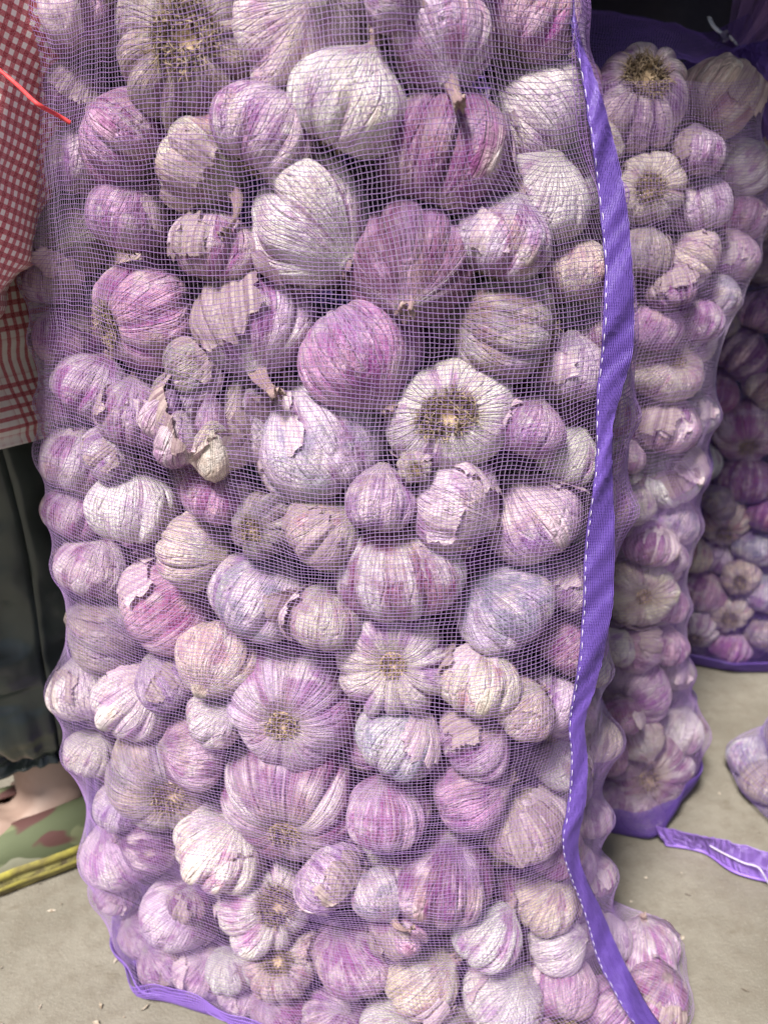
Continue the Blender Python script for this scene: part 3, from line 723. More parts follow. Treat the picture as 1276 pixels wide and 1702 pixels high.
 (1008, 1560, 76, .1, .9, .1, 'L', 0, 0, 'lilac bulb showing outside the seam near the bottom'),
 (1068, 1625, 98, -.1, .9, .1, 'L', 0, 0, 'lilac grey bulb at the outer bottom corner beyond the seam'),
 (555, 1690, 100, .3, .5, .5, 'L', 0, 0, 'lilac bulb cut by the bottom edge under the magenta pink one'),
 (655, 1705, 96, .3, .5, .5, 'W', 0, 0, 'pale bulb cut by the bottom edge under the brown spotted one'),
 (745, 1715, 92, .3, .5, .5, 'G', 0, 0, 'grey bulb cut by the bottom edge between two white ones'),
 (462, 1680, 92, -.3, .5, .5, 'P', 0, 0, 'violet bulb low by the bottom hem under the rooted cream one'),
 (240, 1560, 80, -.3, .5, .5, 'P', 0, 0, 'violet bulb veiled by the purple bottom hem'),
 (330, 1645, 92, .3, .6, .4, 'L', 0, 0, 'violet white bulb sunk into the purple bottom hem under the small oval one'),
 (288, 1598, 80, -.4, .6, .3, 'P', 2, 0, 'rosy bulb half sunk into the bottom hem above the leaf bit'),
 (405, 1690, 84, .2, .7, .4, 'L', 0, 0, 'lilac bulb at the lowest visible edge of the bottom hem'),
 (1080, 1700, 96, .2, .7, .4, 'P', 0, 0, 'plum bulb cut by the bottom edge at the outer corner beyond the seam'),
 (985, 1455, 66, -.1, .9, .1, 'P', 0, 0, 'plum bulb peeping out beyond the seam near its lower bend'),
 (985, 1360, 62, -.1, .9, .1, 'L', 0, 0, 'small lilac bulb beyond the narrow part of the seam'),
 (660, 1540, 92, -.5, .6, .3, 'P', 0, 1, 'violet bulb with crumpled skins above the brown spotted one'),
 (1000, 560, 80, .1, .9, .1, 'L', 0, 0, 'lilac bulb mostly hidden behind the seam at its widest'),
 (1010, 690, 84, .1, .9, .1, 'L', 0, 0, 'lilac bulb behind the sheer net fringe of the seam'),
 (1000, 840, 84, .1, .9, .1, 'P', 0, 0, 'violet bulb behind the lower net fringe of the seam'),
 (990, 330, 70, .1, .9, .1, 'W', 0, 0, 'white bulb mostly hidden under the upper seam'),
 (975, 1110, 70, .1, .9, .1, 'L', 0, 0, 'lilac bulb mostly hidden under the seam above its bend'),
 (95, 470, 90, .1, .9, .1, 'L', 0, 0, 'pale violet bulb at the sack edge just above the rose pink one'),
 (110, 670, 80, .1, .9, .1, 'P', 0, 0, 'violet bulb at the sack edge just above the shirt hem'),
]
bulbs1 = place(S1, FRONT)
front_group = 'garlic bulbs in the large front sack'
for k, (c, rd, ax, kd, rt, st, label, i) in enumerate(bulbs1):
    bulb(c, rd, ax, kd, rt, st or (1 if k % 4 == 1 and 'without' not in label and abs(ax.dot(cam_vec(0, 0, 1))) < .8 else 0), label, front_group, seed=100 + k)
# the burst open bulb: cloves standing round a core, with shells of dry skin
l, n = S1.hit(352, 690); bc = l + ray(352, 690).normalized() * .020
bq = cam_vec(.15, .55, .85).normalized().to_track_quat('Z', 'Y')
bb = bpy.data.objects.new('garlic_bulb', None); C.objects.link(bb); bb.matrix_world = Matrix.LocRotScale(bc, bq, Vector((.0315,) * 3))
tag(bb, 'burst open bulb with loose cloves and dry empty skins, beside the shirt hem', 'garlic bulb', front_group)
for k in range(8):
    a = k * .785 + rnd.uniform(-.15, .15)
    cl = link('clove', CLOVES[k % 2], bb); set_skin(cl, ('L', 'T', 'L', 'G', 'L')[k % 5], rnd)
    cl.matrix_local = Matrix.Rotation(a, 4, 'Z') @ Matrix.Translation((.56, 0, -.12)) @ Matrix.Rotation(.15, 4, 'Y') @ Matrix.Diagonal((1.35, 1.5, 1.0, 1))
for k in range(3):
    cl = link('clove', CLOVES[k % 2], bb); set_skin(cl, ('T', 'L', 'P')[k], rnd)
    cl.matrix_local = Matrix.Rotation(k * 2.1 + .4, 4, 'Z') @ Matrix.Translation((.20, 0, -.05)) @ Matrix.Rotation(.5 - .3 * k, 4, 'Y') @ Matrix.Diagonal((1.1, 1.1, .95, 1))
for k in range(6):
    f = link('loose_skin', FLAKES[(k * 3) % 8 if k % 2 else 0], bb); f['seed'] = k * 3.1; f.rotation_euler = (rnd.uniform(-.3, .3), rnd.uniform(-.3, .3), k * 1.1); f.scale = (.98,) * 3
link('root_plate', PLM, bb)
outer = [(c, rd, ax) for (c, rd, ax, *_) in bulbs1] + [(bc, .027, (0, 0, 1))]

# bulbs of the second layer, seen only through the gaps
def fillers(sack, outer, s0, s1, z0, z1, step, inset, label, group, seed, kinds='LPPDT', rmin=.020, rmax=.026):
    r = random.Random(seed); out = []
    z = z0; row = 0
    while z < z1:
        sx = s0 + (row % 2) * step / sack.perim / 2
        while sx < s1:
            P, n = sack.frame(np.array([sx + r.uniform(-.2, .2) * step / sack.perim]), np.array([z + r.uniform(-.2, .2) * step]))
            rd = r.uniform(rmin, rmax); c = Vector(P[0]) - Vector(n[0]) * (inset + r.uniform(-.006, .010))
            for _ in range(10):
                for (oc, orr, *_x) in outer:
                    d = c - Vector(oc); m = (rd + orr) * .92
                    if d.length < m: c = c - Vector(n[0]) * min(.004, (m - d.length) * .6) + d.normalized() * min(.002, (m - d.length) * .3)
            if c.z > rd * .75 and all((c - Vector(o[0])).length > (rd + o[1]) * .72 for o in out): out.append((c, rd, n[0]))
            sx += step / sack.perim
        z += step * .86; row += 1
    for k, (c, rd, nn) in enumerate(out):
        later(c, rd, (r.uniform(-1, 1), r.uniform(-1, 1), r.uniform(-1, 1)), r.choice(kinds), r.choice((0, 0, 2)), r.choice((0, 0, 1)), label, group, seed * 1000 + k)
    return out
fillers(S1, outer, -.27, .25, .03, .66, .048, .050, 'garlic bulb behind the outer layer of the front sack, showing only through gaps', 'bulbs behind the outer layer of the front sack', 3)
# bulbs round the sides and on top, so that the sack is full from beside it too
def fill_rest(sack, known, s_list, z0, z1, step, label, group, seed, kinds='LPWDT', r0=.021, r1=.026):
    r = random.Random(seed); out = []
    for sx in s_list:
        z = z0 + r.uniform(0, .02)
        while z < z1:
            P, n = sack.frame(np.array([sx + r.uniform(-.1, .1) * step / sack.perim]), np.array([z])); rd = r.uniform(r0, r1)
            c = Vector(P[0]) - Vector(n[0]) * rd * .95; c.z = max(c.z, rd * .8)
            if all((c - Vector(o[0])).length > (rd + o[1]) * .78 for o in known + out): out.append((c, rd, cam_vec(r.uniform(-1, 1), r.uniform(-1, 1), .3).normalized()))
            z += step * .5
    for k, (c, rd, ax) in enumerate(out):
        later(c, rd, ax, r.choice(kinds), r.choice((0, 0, 1)), r.choice((0, 1)), label, group, seed * 777 + k)
    return out
side = fill_rest(S1, outer, [v / 100 for v in range(-32, 33, 2)], .03, .70, .030, 'garlic bulb on the flank of the front sack or wedged between larger ones', 'bulbs wedged round the flanks of the front sack', 5)
side = side + fill_rest(S1, outer + side, [v / 100 for v in range(-32, 33, 2)], .012, .10, .03, 'small garlic bulb pressed on the floor of the front sack', 'small bulbs along the floor of the front sack', 6, r0=.014, r1=.020)
S1.drape(outer + side, -.5, .5)
sack1 = empty('mesh_sack', (.0, .53, 0)); tag(sack1, 'large purple net sack full of garlic with a stitched seam, standing in front', 'mesh sack')
sack1.matrix_world = Matrix.Identity(4)
build_net(S1, sack1, -.335, .335, .0, .74, .00230, .00029, 11, (WARP, WEFT), skew=.02)
build_net(S1, sack1, .335, .665, .0, .74, .0060, .0008, 12, (NETD, NETD), names=('rear_warp_threads', 'rear_weft_threads'), warp_amp=.3)

# the seam: a doubled strip of close weave with a white running stitch along its inner edge
SL = [(0, 936, 950), (50, 948, 957), (80, 957, 966), (150, 969, 993), (200, 977, 1007), (250, 984, 1021), (350, 996, 1040), (450, 1005, 1048), (540, 1001, 1051), (590, 998, 1049), (650, 991, 1030), (700, 989, 1016), (760, 991, 1014), (820, 984, 1016),
      (880, 973, 1019), (940, 969, 1018), (1000, 968, 1017), (1100, 961, 998), (1150, 952, 985), (1200, 943, 966), (1260, 949, 975), (1330, 944, 972), (1400, 931, 956), (1450, 943, 967), (1500, 965, 992), (1600, 993, 1036), (1680, 1038, 1078), (1740, 1085, 1125)]
ys = np.linspace(0, 1740, 260); L_ = np.interp(ys, [a for a, _, _ in SL], [b for _, b, _ in SL]); Rr = np.interp(ys, [a for a, _, _ in SL], [c for _, _, c in SL])
kk = np.ones(7) / 7; sm = lambda v: np.convolve(np.pad(v, 3, mode='edge'), kk, 'valid'); L_, Rr = sm(L_), sm(Rr)
dep = []
for y_, l_ in zip(ys, L_):
    l, n = S1.hit(l_, y_); dep.append((l.y * CP - (l.z - H) * SP))
dep = np.convolve(np.pad(dep, 12, mode='edge'), np.ones(25) / 25, 'valid') - .016
NS = 13; V = []; U = []
for i, y_ in enumerate(ys):
    for j in range(NS):
        f = j / (NS - 1); cur = .0018 * math.sin(y_ / 47. + 2 * f) + .0013 * math.sin(y_ / 23. + 4 * f) + .0006 * math.sin(y_ / 9. + 7 * f + math.sin(y_ / 31.))
        p = at(L_[i] + (Rr[i] - L_[i]) * f, y_, dep[i] + .006 * f * f + cur); p.z = max(p.z, .003)
        V.append(tuple(p)); U.append((f * .016, y_ / 1740 * .72, 0))
me = mesh_np('seam', np.array(V), grid_faces(len(ys), NS), SEAM, attrs={'uvw': np.array(U)})
seam = link('seam', me, sack1); md = seam.modifiers.new('thick', 'SOLIDIFY'); md.thickness = .0009
VV = np.array(V).reshape(len(ys), NS, 3)
mb = MB(); tc = cam_vec(0, 0, 1); tcn = np.array(tc)
cum = np.concatenate([[0], np.cumsum(np.linalg.norm(np.diff(VV[:, 0], axis=0), axis=1))]); tot = cum[-1]; d0 = 0.0; k = 0
def on_edge(d, f=0.035):
    c = [np.interp(d, cum, VV[:, 0, a] * (1 - f) + VV[:, -1, a] * f) for a in range(3)]; return Vector(c)
while d0 < tot - .006:
    ln = .0062 + .0015 * math.sin(k * 7.7); a_, b_ = on_edge(d0), on_edge(d0 + ln); m_ = (a_ + b_) / 2
    off = tc * .0028 + Vector((rnd.uniform(-.0003, .0003), 0, 0))
    Vt, Ft = tube([a_ + tc * .0002, a_ * .7 + b_ * .3 + off, a_ * .3 + b_ * .7 + off, b_ + tc * .0002], .00017, 5); mb.add(Vt, Ft)
    d0 += ln + .0005; k += 1
stc = link('stitch', mb.mesh('stitch', WHITE_T), seam); stc['kind'] = 'stuff'
# open weave of the seam allowance, lying just over the doubled tape
def resample(G, na, nb):
    a = np.linspace(0, G.shape[0] - 1, na); i0 = np.minimum(a.astype(int), G.shape[0] - 2); f = (a - i0)[:, None, None]; T0 = G[i0] * (1 - f) + G[i0 + 1] * f
    b = np.linspace(0, G.shape[1] - 1, nb); i1 = np.minimum(b.astype(int), G.shape[1] - 2); f = (b - i1)[None, :, None]; return T0[:, i1] * (1 - f) + T0[:, i1 + 1] * f
rs = np.random.default_rng(17); G = resample(VV, 700, 17) + tcn * .0021
G = G + np.stack([smooth_noise(G.shape[:2], (3, 2), rs) * .0003, smooth_noise(G.shape[:2], (5, 4), rs) * .0002, smooth_noise(G.shape[:2], (3, 3), rs) * .00015], -1); G[..., 2] = np.maximum(G[..., 2], .004)
nn_ = np.tile(tcn, G.shape[:2] + (1,)).reshape(G.shape)
v0, f0 = net_threads(G, nn_, .00042, 0); v1, f1 = net_threads(G, nn_, .00030, 1)
sc_ = link('seam_weave', mesh_np('seam_weave', np.concatenate([v0, v1]), np.concatenate([f0, f1 + len(v0)]), thread_mat('seam_tape', (.21, .115, .52), (.22, .10, .6)), False), seam); sc_['kind'] = 'stuff'
# gathered second layer of net along the outer edges and the bottom hem
def extra_layer(name, sack, parent, strip, pitch, width, mats, seed):
    """strip: function (i in 0..1 along, j in 0..1 across) -> (S, Z, lift)"""
    na, nb = strip['n']; A, B = np.meshgrid(np.linspace(0, 1, nb), np.linspace(0, 1, na)); S, Z, ex = strip['f'](B, A)
    r = np.random.default_rng(seed); S = S + smooth_noise(S.shape, (9, 7), r) * .0012; Z = Z + smooth_noise(S.shape, (9, 7), r) * .0006
    P, n = sack.frame(S, np.clip(Z, 0.0, .77)); h = sack.disp(S, np.clip(Z, 0.0, .77)) + ex; P = P + n * h[..., None]; P[..., 2] = np.maximum(P[..., 2], .0018)
    v0, f0 = net_threads(P, n, width, 0); v1, f1 = net_threads(P, n, width, 1)
    o = link(name, mesh_np(name, np.concatenate([v0, v1]), np.concatenate([f0, f1 + len(v0)]), mats, False), parent); o['kind'] = 'stuff'
def hem(z_hi, s_a, s_b, lift, ph):
    return {'n': (240, 20), 'f': lambda i, j: (s_a + (s_b - s_a) * i, .001 + j ** 1.7 * z_hi * (.72 + .18 * np.sin(i * 7 + ph) + .10 * np.sin(i * 19 + 2 * ph)), lift + .0012 * np.sin(i * 60 + ph) * j + .001 * np.sin(j * 7 + ph))}
extra_layer('bottom_hem', S1, sack1, hem(.030, -.30, .10, .0015, .3), 0, .0009, NETB, 21)
extra_layer('bottom_hem', S1, sack1, hem(.042, -.30, .08, .0030, 2.1), 0, .0007, NETB, 22)
def side_fold(s_mid, wid, z0, z1, lift, ph):
    return {'n': (int((z1 - z0) / .0025), max(8, int(wid * .93 / .0025))), 'f': lambda i, j: (s_mid + wid * (j - .5) * (.35 + .65 * np.sin(i * 3.1416)) + .006 * np.sin(i * 8 + ph), z0 + (z1 - z0) * i, lift + .002 * np.sin(j * 9 + ph) * np.sin(i * 23))}
extra_layer('net_fold', S1, sack1, side_fold(-.235, .075, .02, .25, .003, 0.2), 0, .0009, NETB, 23)
extra_layer('net_fold', S1, sack1, side_fold(-.25, .05, .03, .20, .005, 1.7), 0, .0009, NETB, 28)
extra_layer('net_fold', S1, sack1, side_fold(-.262, .035, .22, .62, .003, 1.2), 0, .0006, WEFT, 24)
extra_layer('net_fold', S1, sack1, side_fold(.215, .05, .30, .70, .003, 2.2), 0, .0004, WEFT, 25)

# ------------------------------------------------------------------ the second sack, beyond the seam
S2 = Sack([0, .05, .12, .22, .35, .5, .63, .70], [.175, .164, .139, .128, .121, .139, .135, .14], [.12, .135, .142, .144, .143, .145, .13, .06],
          [.755] * 8, [.11, .12, .12, .12, .12, .12, .11, .05], 0.0)
S2.bvh()
SECOND = [
 (1062, 160, 150, .1, -.1, -1, 'L', 4, 0, 'lilac bulb with radiating ribs and a dark hollow at the top of the second sack'),
 (1193, 165, 122, .5, .7, .1, 'T', 3, 0, 'tan bulb with a brown root end under the gathered neck of the second sack'),
 (1148, 258, 92, .1, .9, .2, 'L', 0, 0, 'soft lilac bulb below the tan bulb at the top of the second sack'),
 (1228, 288, 92, .7, .7, .2, 'W', 0, 1, 'pale bulb on the outer edge of the second sack, below the neck'),
 (1072, 312, 104, .1, .3, -.9, 'T', 4, 0, 'cream bulb with wide tan roots next to the upper seam'),
 (1163, 340, 98, -.2, .9, .2, 'L', 1, 0, 'lilac bulb with crumpled skin below the soft lilac one'),
 (1232, 355, 80, .2, .9, .1, 'P', 0, 0, 'magenta veined bulb at the widest outer edge of the second sack'),
 (1068, 425, 88, .1, .9, .2, 'G', 0, 1, 'greenish grey bulb beside the widest part of the seam'),
 (1142, 435, 92, -.8, .5, .2, 'T', 1, 0, 'cream bulb with a tan knob to one side, in the second sack'),
 (1208, 432, 84, .1, .9, .1, 'P', 0, 0, 'violet rose bulb at the outer edge beside the cream one with a knob'),
 (1112, 482, 72, -.3, .9, .2, 'P', 0, 2, 'small rose bulb under the cream one with a knob'),
 (1088, 530, 92, .3, .8, .3, 'P', 0, 0, 'pink bulb with a bluish white glint next to the seam'),
 (1148, 535, 86, .1, .9, .1, 'L', 0, 0, 'whitish lilac bulb beside the pink one with the bluish glint'),
 (1188, 490, 70, .3, .8, .2, 'B', 2, 0, 'small blue tinted bulb with tan roots at the outer edge'),
 (1103, 615, 112, -.2, -.2, -.9, 'T', 3, 0, 'tan bulb with an open root end halfway down the second sack'),
 (1100, 702, 112, .2, .9, .2, 'P', 0, 0, 'dusky rose bulb below the tan open rooted one'),
 (1146, 690, 72, .1, .9, .1, 'B', 0, 0, 'blue lilac bulb at the outer edge beside the dusky rose one'),
 (1112, 788, 108, -.4, .7, .3, 'W', 0, 0, 'white bulb with a pink flank under the dusky rose one'),
 (1052, 840, 70, .1, -.6, .6, 'W', 2, 0, 'white bulb with a brown root spot beside the seam'),
 (1120, 862, 78, .3, .8, .3, 'B', 0, 2, 'white and pink bulb with a twisted yellowish neck'),
 (1076, 905, 80, .2, .9, .2, 'P', 0, 0, 'dark rose bulb with pale cloves showing through its torn skin'),
 (1112, 925, 56, .2, .9, .2, 'L', 0, 0, 'small lilac bulb beside the torn rose one at the outer edge'),
 (1058, 985, 108, .0, .1, -1, 'T', 3, 0, 'cream bulb whose round root disc faces out, low beside the seam'),
 (1110, 1005, 62, .2, .9, .2, 'P', 0, 0, 'small rose bulb at the outer edge beside the cream disc faced one'),
 (1100, 1075, 66, .2, .9, .2, 'P', 0, 0, 'plum bulb at the outer edge under the cream disc faced one'),
 (1022, 1075, 62, .5, .8, .2, 'W', 0, 0, 'slim cream bulb slanting beside the seam'),
 (1056, 1140, 112, .6, .4, -.4, 'L', 3, 0, 'lilac bulb with a tan root patch above the bottom rows of the second sack'),
 (1108, 1120, 66, .2, .9, .2, 'G', 2, 1, 'bulb with dark crumbled skins at the outer edge'),
 (1062, 1228, 76, .2, -.6, .4, 'T', 0, 1, 'tan streaked bulb between the two big low rooted ones'),
 (1110, 1235, 78, .2, .9, .2, 'W', 0, 0, 'shiny whitish bulb at the outer edge near the floor'),
 (1058, 1316, 128, .0, .1, -1, 'D', 3, 0, 'big bulb with a yellow root disc facing out, close to the floor'),
 (1148, 1335, 82, .3, .8, .2, 'G', 0, 0, 'ribbed grey bulb in the outer bottom corner of the second sack'),
 (1072, 1385, 72, .3, .8, .2, 'L', 0, 0, 'lilac bulb resting on the floor under the yellow disc faced one'),
 (1108, 1360, 62, .3, .8, .2, 'L', 0, 0, 'small lilac bulb between the yellow disc faced one and the corner'),
 (1008, 1255, 70, .3, .8, .2, 'P', 0, 0, 'violet bulb right beside the cream bulge of the front sack'),
 (1012, 1350, 70, .3, .8, .2, 'P', 0, 0, 'violet bulb near the floor beside the narrow seam'),
 (1040, 760, 60, .3, .8, .2, 'L', 0, 0, 'small lilac bulb beside the sheer net fringe'),
 (1035, 1180, 60, .3, .8, .2, 'P', 0, 0, 'small dark rose bulb under the lilac one with the tan root patch'),
 (1128, 1185, 50, .3, .8, .2, 'B', 0, 0, 'little blue tinted bulb on the outer edge above the shiny whitish one'),
]
bulbs2 = place(S2, SECOND); g2 = 'garlic bulbs in the second sack'
for k, (c, rd, ax, kd, rt, st, label, i) in enumerate(bulbs2): bulb(c, rd, ax, kd, rt, st, label, g2, seed=400 + k)
outer2 = [(c, rd, ax) for (c, rd, ax, *_) in bulbs2]
fillers(S2, outer2, .02, .28, .03, .60, .054, .060, 'garlic bulb deep in the second sack, showing only through gaps', 'bulbs behind the outer layer of the second sack', 8, kinds='LPGT')
side2 = fill_rest(S2, outer2, [v / 100 for v in range(-14, 34, 3)], .03, .64, .052, 'garlic bulb wedged on the flank of the second sack', 'bulbs wedged round the flanks of the second sack', 9)
S2.drape(outer2 + side2, -.5, .5, nu=200, nv=180)
sack2 = empty('mesh_sack'); tag(sack2, 'purple net sack of garlic standing behind the seam of the front one', 'mesh sack')
build_net(S2, sack2, -.16, .33, .0, .625, .00240, .00030, 31, (WARP, WEFT), warp_amp=1.6)
extra_layer('bottom_hem', S2, sack2, {'n': (200, 22), 'f': lambda i, j: (-.1 + .42 * i, .001 + j * .035, .003 + .002 * np.sin(i * 50) * j)}, 0, .0009, NETD, 33)
extra_layer('net_fold', S2, sack2, {'n': (240, 20), 'f': lambda i, j: (.245 + .045 * (j - .5) + .012 * np.sin(i * 9), .02 + .58 * i, .004 + .002 * np.sin(j * 9) * np.sin(i * 23))}, 0, .0007, NETD, 34)

def catmull(pts, n):
    P = np.array([tuple(p) for p in pts], float); m = len(P) - 1; x = np.linspace(0, m, n); i = np.minimum(x.astype(int), m - 1); f = (x - i)[:, None]
    g = lambda k: P[np.clip(k, 0, m)]
    p0, p1, p2, p3 = g(i - 1), g(i), g(i + 1), g(i + 2)
    return .5 * ((2 * p1) + (-p0 + p2) * f + (2 * p0 - 5 * p1 + 4 * p2 - p3) * f * f + (-p0 + 3 * p1 - 3 * p2 + p3) * f ** 3)
def loft(curves, na, nb):
    """grid through a list of control polylines (each resampled to na points), nb rows"""
    rows = np.array([catmull(c, na) for c in curves]); return np.array([catmull(rows[:, k], nb) for k in range(na)]).transpose(1, 0, 2)
def net_sheet(name, P, width, mat, parent, seed=0, wob=.0015):
    r = np.random.default_rng(seed); P = P + np.stack([smooth_noise(P.shape[:2], (6, 6), r) for _ in range(3)], -1) * wob
    n = np.cross(np.gradient(P, axis=1), np.gradient(P, axis=0)); n /= np.linalg.norm(n, axis=-1, keepdims=True) + 1e-12
    v0, f0 = net_threads(P, n, width, 0); v1, f1 = net_threads(P, n, width, 1)
    o = link(name, mesh_np(name, np.concatenate([v0, v1]), np.concatenate([f0, f1 + len(v0)]), mat, False), parent); o['kind'] = 'stuff'; return o
# slack net over the top of the second sack, drawn together and tied
rim = [at(930, 120, .66), at(1000, 112, .655), at(1060, 84, .655), at(1130, 100, .68), at(1185, 105, .70), at(1240, 120, .74)]
mid = [at(930, 60, .69), at(1000, 62, .70), at(1065, 55, .70), at(1130, 78, .71), at(1185, 96, .73), at(1228, 96, .76)]
rdg = [at(930, 6, .76), at(1005, 18, .77), at(1080, 30, .77), at(1140, 48, .77), at(1185, 68, .77), at(1222, 82, .78)]
bak = [Vector((.08, .86, .60)), Vector((.13, .88, .60)), Vector((.18, .88, .60)), Vector((.23, .87, .61)), Vector((.27, .85, .62)), Vector((.30, .80, .655))]
net_sheet('slack_net', loft([rim, mid, rdg], 80, 30), .00040, NETB, sack2, 1)
net_sheet('slack_net', loft([rdg, [(a * .5 + b * .5) + Vector((0, .01, .03)) for a, b in zip(rdg, bak)], bak], 70, 26), .0004, NETD, sack2, 2)
# gathered neck: pleated cloth-like bundle rising from the tie, and falling beyond it
def pleat(c0, c1, r0, r1, nlong, nround, folds, seed):
    r = np.random.default_rng(seed); P = np.zeros((nlong, nround, 3)); c0, c1 = Vector(c0), Vector(c1); ax = (c1 - c0).normalized(); u = ax.orthogonal().normalized(); v = ax.cross(u)
    ph = r.uniform(0, 6.28, 4)
    for i in range(nlong):
        t = i / (nlong - 1); rd = r0 + (r1 - r0) * t ** 1.5; c = c0.lerp(c1, t)
        for j in range(nround):
            a = 6.2832 * j / (nround - 1); q = rd * (1 + .30 * math.sin(folds * a + ph[0] + t) + .14 * math.sin((folds * 2 + 1) * a + ph[1]))
            P[i, j] = c + u * q * math.cos(a) + v * q * math.sin(a)
    return P
tie = at(1226, 84, .78)
net_sheet('gathered_neck', pleat(tie + Vector((.0, .012, -.035)), tie, .055, .011, 30, 200, 9, 5), .0007, NETD, sack2, 3, .0006)
net_sheet('gathered_neck', pleat(tie, tie + Vector((.035, .0, .055)), .011, .045, 40, 200, 8, 6), .0006, WEFT, sack2, 4, .0006)
net_sheet('gathered_neck', loft([[at(1226, 84, .765), at(1250, 70, .75), at(1290, 62, .74)], [at(1240, 110, .76), at(1262, 105, .74), at(1300, 95, .73)], [at(1252, 190, .78), at(1272, 180, .76), at(1310, 170, .75)], [at(1262, 260, .80), at(1285, 255, .80), at(1320, 250, .80)]], 60, 90), .0007, NETD, sack2, 7)
a_ = np.linspace(0, 6.2832, 40); Vt, Ft = tube([tie + Vector((.013 * math.cos(x), .013 * math.sin(x), .002 * math.sin(3 * x))) for x in a_], .0018, 6)
link('tie_cord', mesh_np('tie_cord', Vt, Ft, NETD), sack2)
# free end of the plastic tie
pth = [at(1178, 30, .76), at(1184, 42, .755), at(1193, 51, .755), at(1203, 58, .757), at(1213, 62, .765), at(1224, 74, .772)]
cp = catmull(pth, 20); Vt, Ft = tube([Vector(p) for p in cp], [.0026] * 8 + [.0022] * 12, 8, .45)
t_ = empty('plastic_tie', at(1200, 55, .757)); tag(t_, 'white plastic tie end poking up from the gathered neck of the second sack', 'cable tie')
o_ = link('strap_end', mesh_np('strap_end', Vt, Ft, CLIP), t_); o_.location = -t_.location
Vt, Ft = tube([at(1203, 54, .752), at(1206, 66, .752)], .0042, 8, .7); o_ = link('locking_head', mesh_np('locking_head', Vt, Ft, simple_mat('frosted_plastic', (.42, .38, .58), .4)), t_); o_.location = -t_.location

# ------------------------------------------------------------------ the third sack, in the shade
S3 = Sack([0, .06, .15, .30, .45, .56], [.50] * 6, [.24, .27, .28, .28, .26, .18], [1.04] * 6, [.13, .14, .14, .14, .13, .08], 0.0, round_=.04); S3.bvh()
THIRD = [
 (1226, 588, 84, .6, .7, .2, 'D', 0, 0, 'ribbed plum bulb shaded behind the second sack'),
 (1236, 718, 98, .1, .7, -.6, 'L', 3, 0, 'greyish lilac bulb with a straw coloured root tuft on top, in the shaded sack'),
 (1160, 768, 70, .1, .9, .2, 'W', 0, 0, 'pale bulb in the shaded sack touching the second sack edge'),
 (1235, 796, 84, .1, .9, .2, 'D', 0, 0, 'wine red striped bulb in the shaded sack'),
 (1192, 838, 56, .5, .6, .2, 'G', 0, 1, 'small bulb with a torn tip beside the wine red striped one'),
 (1208, 868, 74, .2, .5, -.6, 'T', 2, 0, 'brown topped bulb under the one with the torn tip'),
 (1262, 858, 66, .2, .9, .2, 'P', 0, 0, 'dim purple bulb at the picture edge below the wine red striped one'),
 (1190, 925, 72, .3, .8, .2, 'L', 0, 1, 'pale violet bulb in the middle of the shaded sack'),
 (1246, 905, 66, .3, .8, .2, 'B', 0, 0, 'blue grey bulb in the shaded sack by the picture edge'),
 (1155, 920, 66, .3, .8, .2, 'T', 0, 1, 'beige bulb in the shaded sack beside the second sack edge'),
 (1218, 950, 56, .3, .3, -.8, 'T', 2, 0, 'olive tinted small bulb under the pale violet one'),
 (1168, 985, 72, .3, .8, .2, 'P', 0, 0, 'dusky mauve bulb in the lower half of the shaded sack'),
 (1208, 1010, 64, .3, .3, -.7, 'T', 2, 0, 'tan rooted bulb under the olive tinted one'),
 (1258, 985, 70, .3, .8, .2, 'B', 0, 0, 'slate coloured bulb by the picture edge under the blue grey one'),
 (1160, 1040, 66, .3, .6, -.5, 'W', 2, 0, 'pale bulb low in the shaded sack above its bottom edge'),
 (1212, 1068, 66, .3, .8, .2, 'P', 0, 0, 'mauve bulb in the bottom row of the shaded sack'),
 (1262, 1052, 66, .3, .8, .2, 'G', 0, 0, 'grey bulb in the bottom row of the shaded sack by the picture edge'),
 (1160, 1095, 56, .3, .8, .2, 'L', 0, 0, 'dim lilac bulb touching the floor behind the second sack'),
 (1232, 1110, 54, .3, .8, .2, 'P', 0, 0, 'dim rose bulb touching the floor in the shaded sack'),
 (1185, 650, 76, .3, .8, .2, 'P', 0, 0, 'dark mauve bulb between the ribbed plum and the straw tufted bulbs'),
 (1266, 648, 62, .6, .6, .2, 'T', 0, 1, 'olive brown bulb with dry skins by the picture edge'),
 (1258, 520, 76, .3, .8, .2, 'P', 0, 0, 'very dark purple bulb above the ribbed plum one'),
 (1196, 540, 62, .3, .8, .2, 'G', 0, 0, 'dark grey bulb near the outer edge of the second sack'),
 (1262, 440, 76, .3, .8, .2, 'G', 2, 0, 'dark scarred bulb high in the shaded sack'),
 (1172, 590, 56, .3, .8, .2, 'G', 0, 0, 'small dark bulb tucked behind the second sack edge'),
]
bulbs3 = place(S3, THIRD)
for k, (c, rd, ax, kd, rt, st, label, i) in enumerate(bulbs3): bulb(c, rd, ax, kd, rt, st, label, 'garlic bulbs in the shaded third sack', seed=600 + k, flakes=0)
outer3 = [(c, rd, ax) for (c, rd, ax, *_) in bulbs3]
fillers(S3, outer3, -.26, .0, .03, .52, .056, .058, 'garlic bulb deep in the shaded sack, showing only through gaps', 'bulbs behind the outer layer of the shaded sack', 13, kinds='LPGG')
side3 = fill_rest(S3, outer3, [v / 100 for v in range(-30, 12, 3)], .03, .54, .052, 'garlic bulb wedged among the others in the shaded sack', 'bulbs wedged among the others in the shaded sack', 14, kinds='LPGDT')
S3.drape(outer3 + side3, -.5, .5, nu=180, nv=110)
sack3 = empty('mesh_sack'); tag(sack3, 'dark violet net sack of garlic in the shade at the back', 'mesh sack')
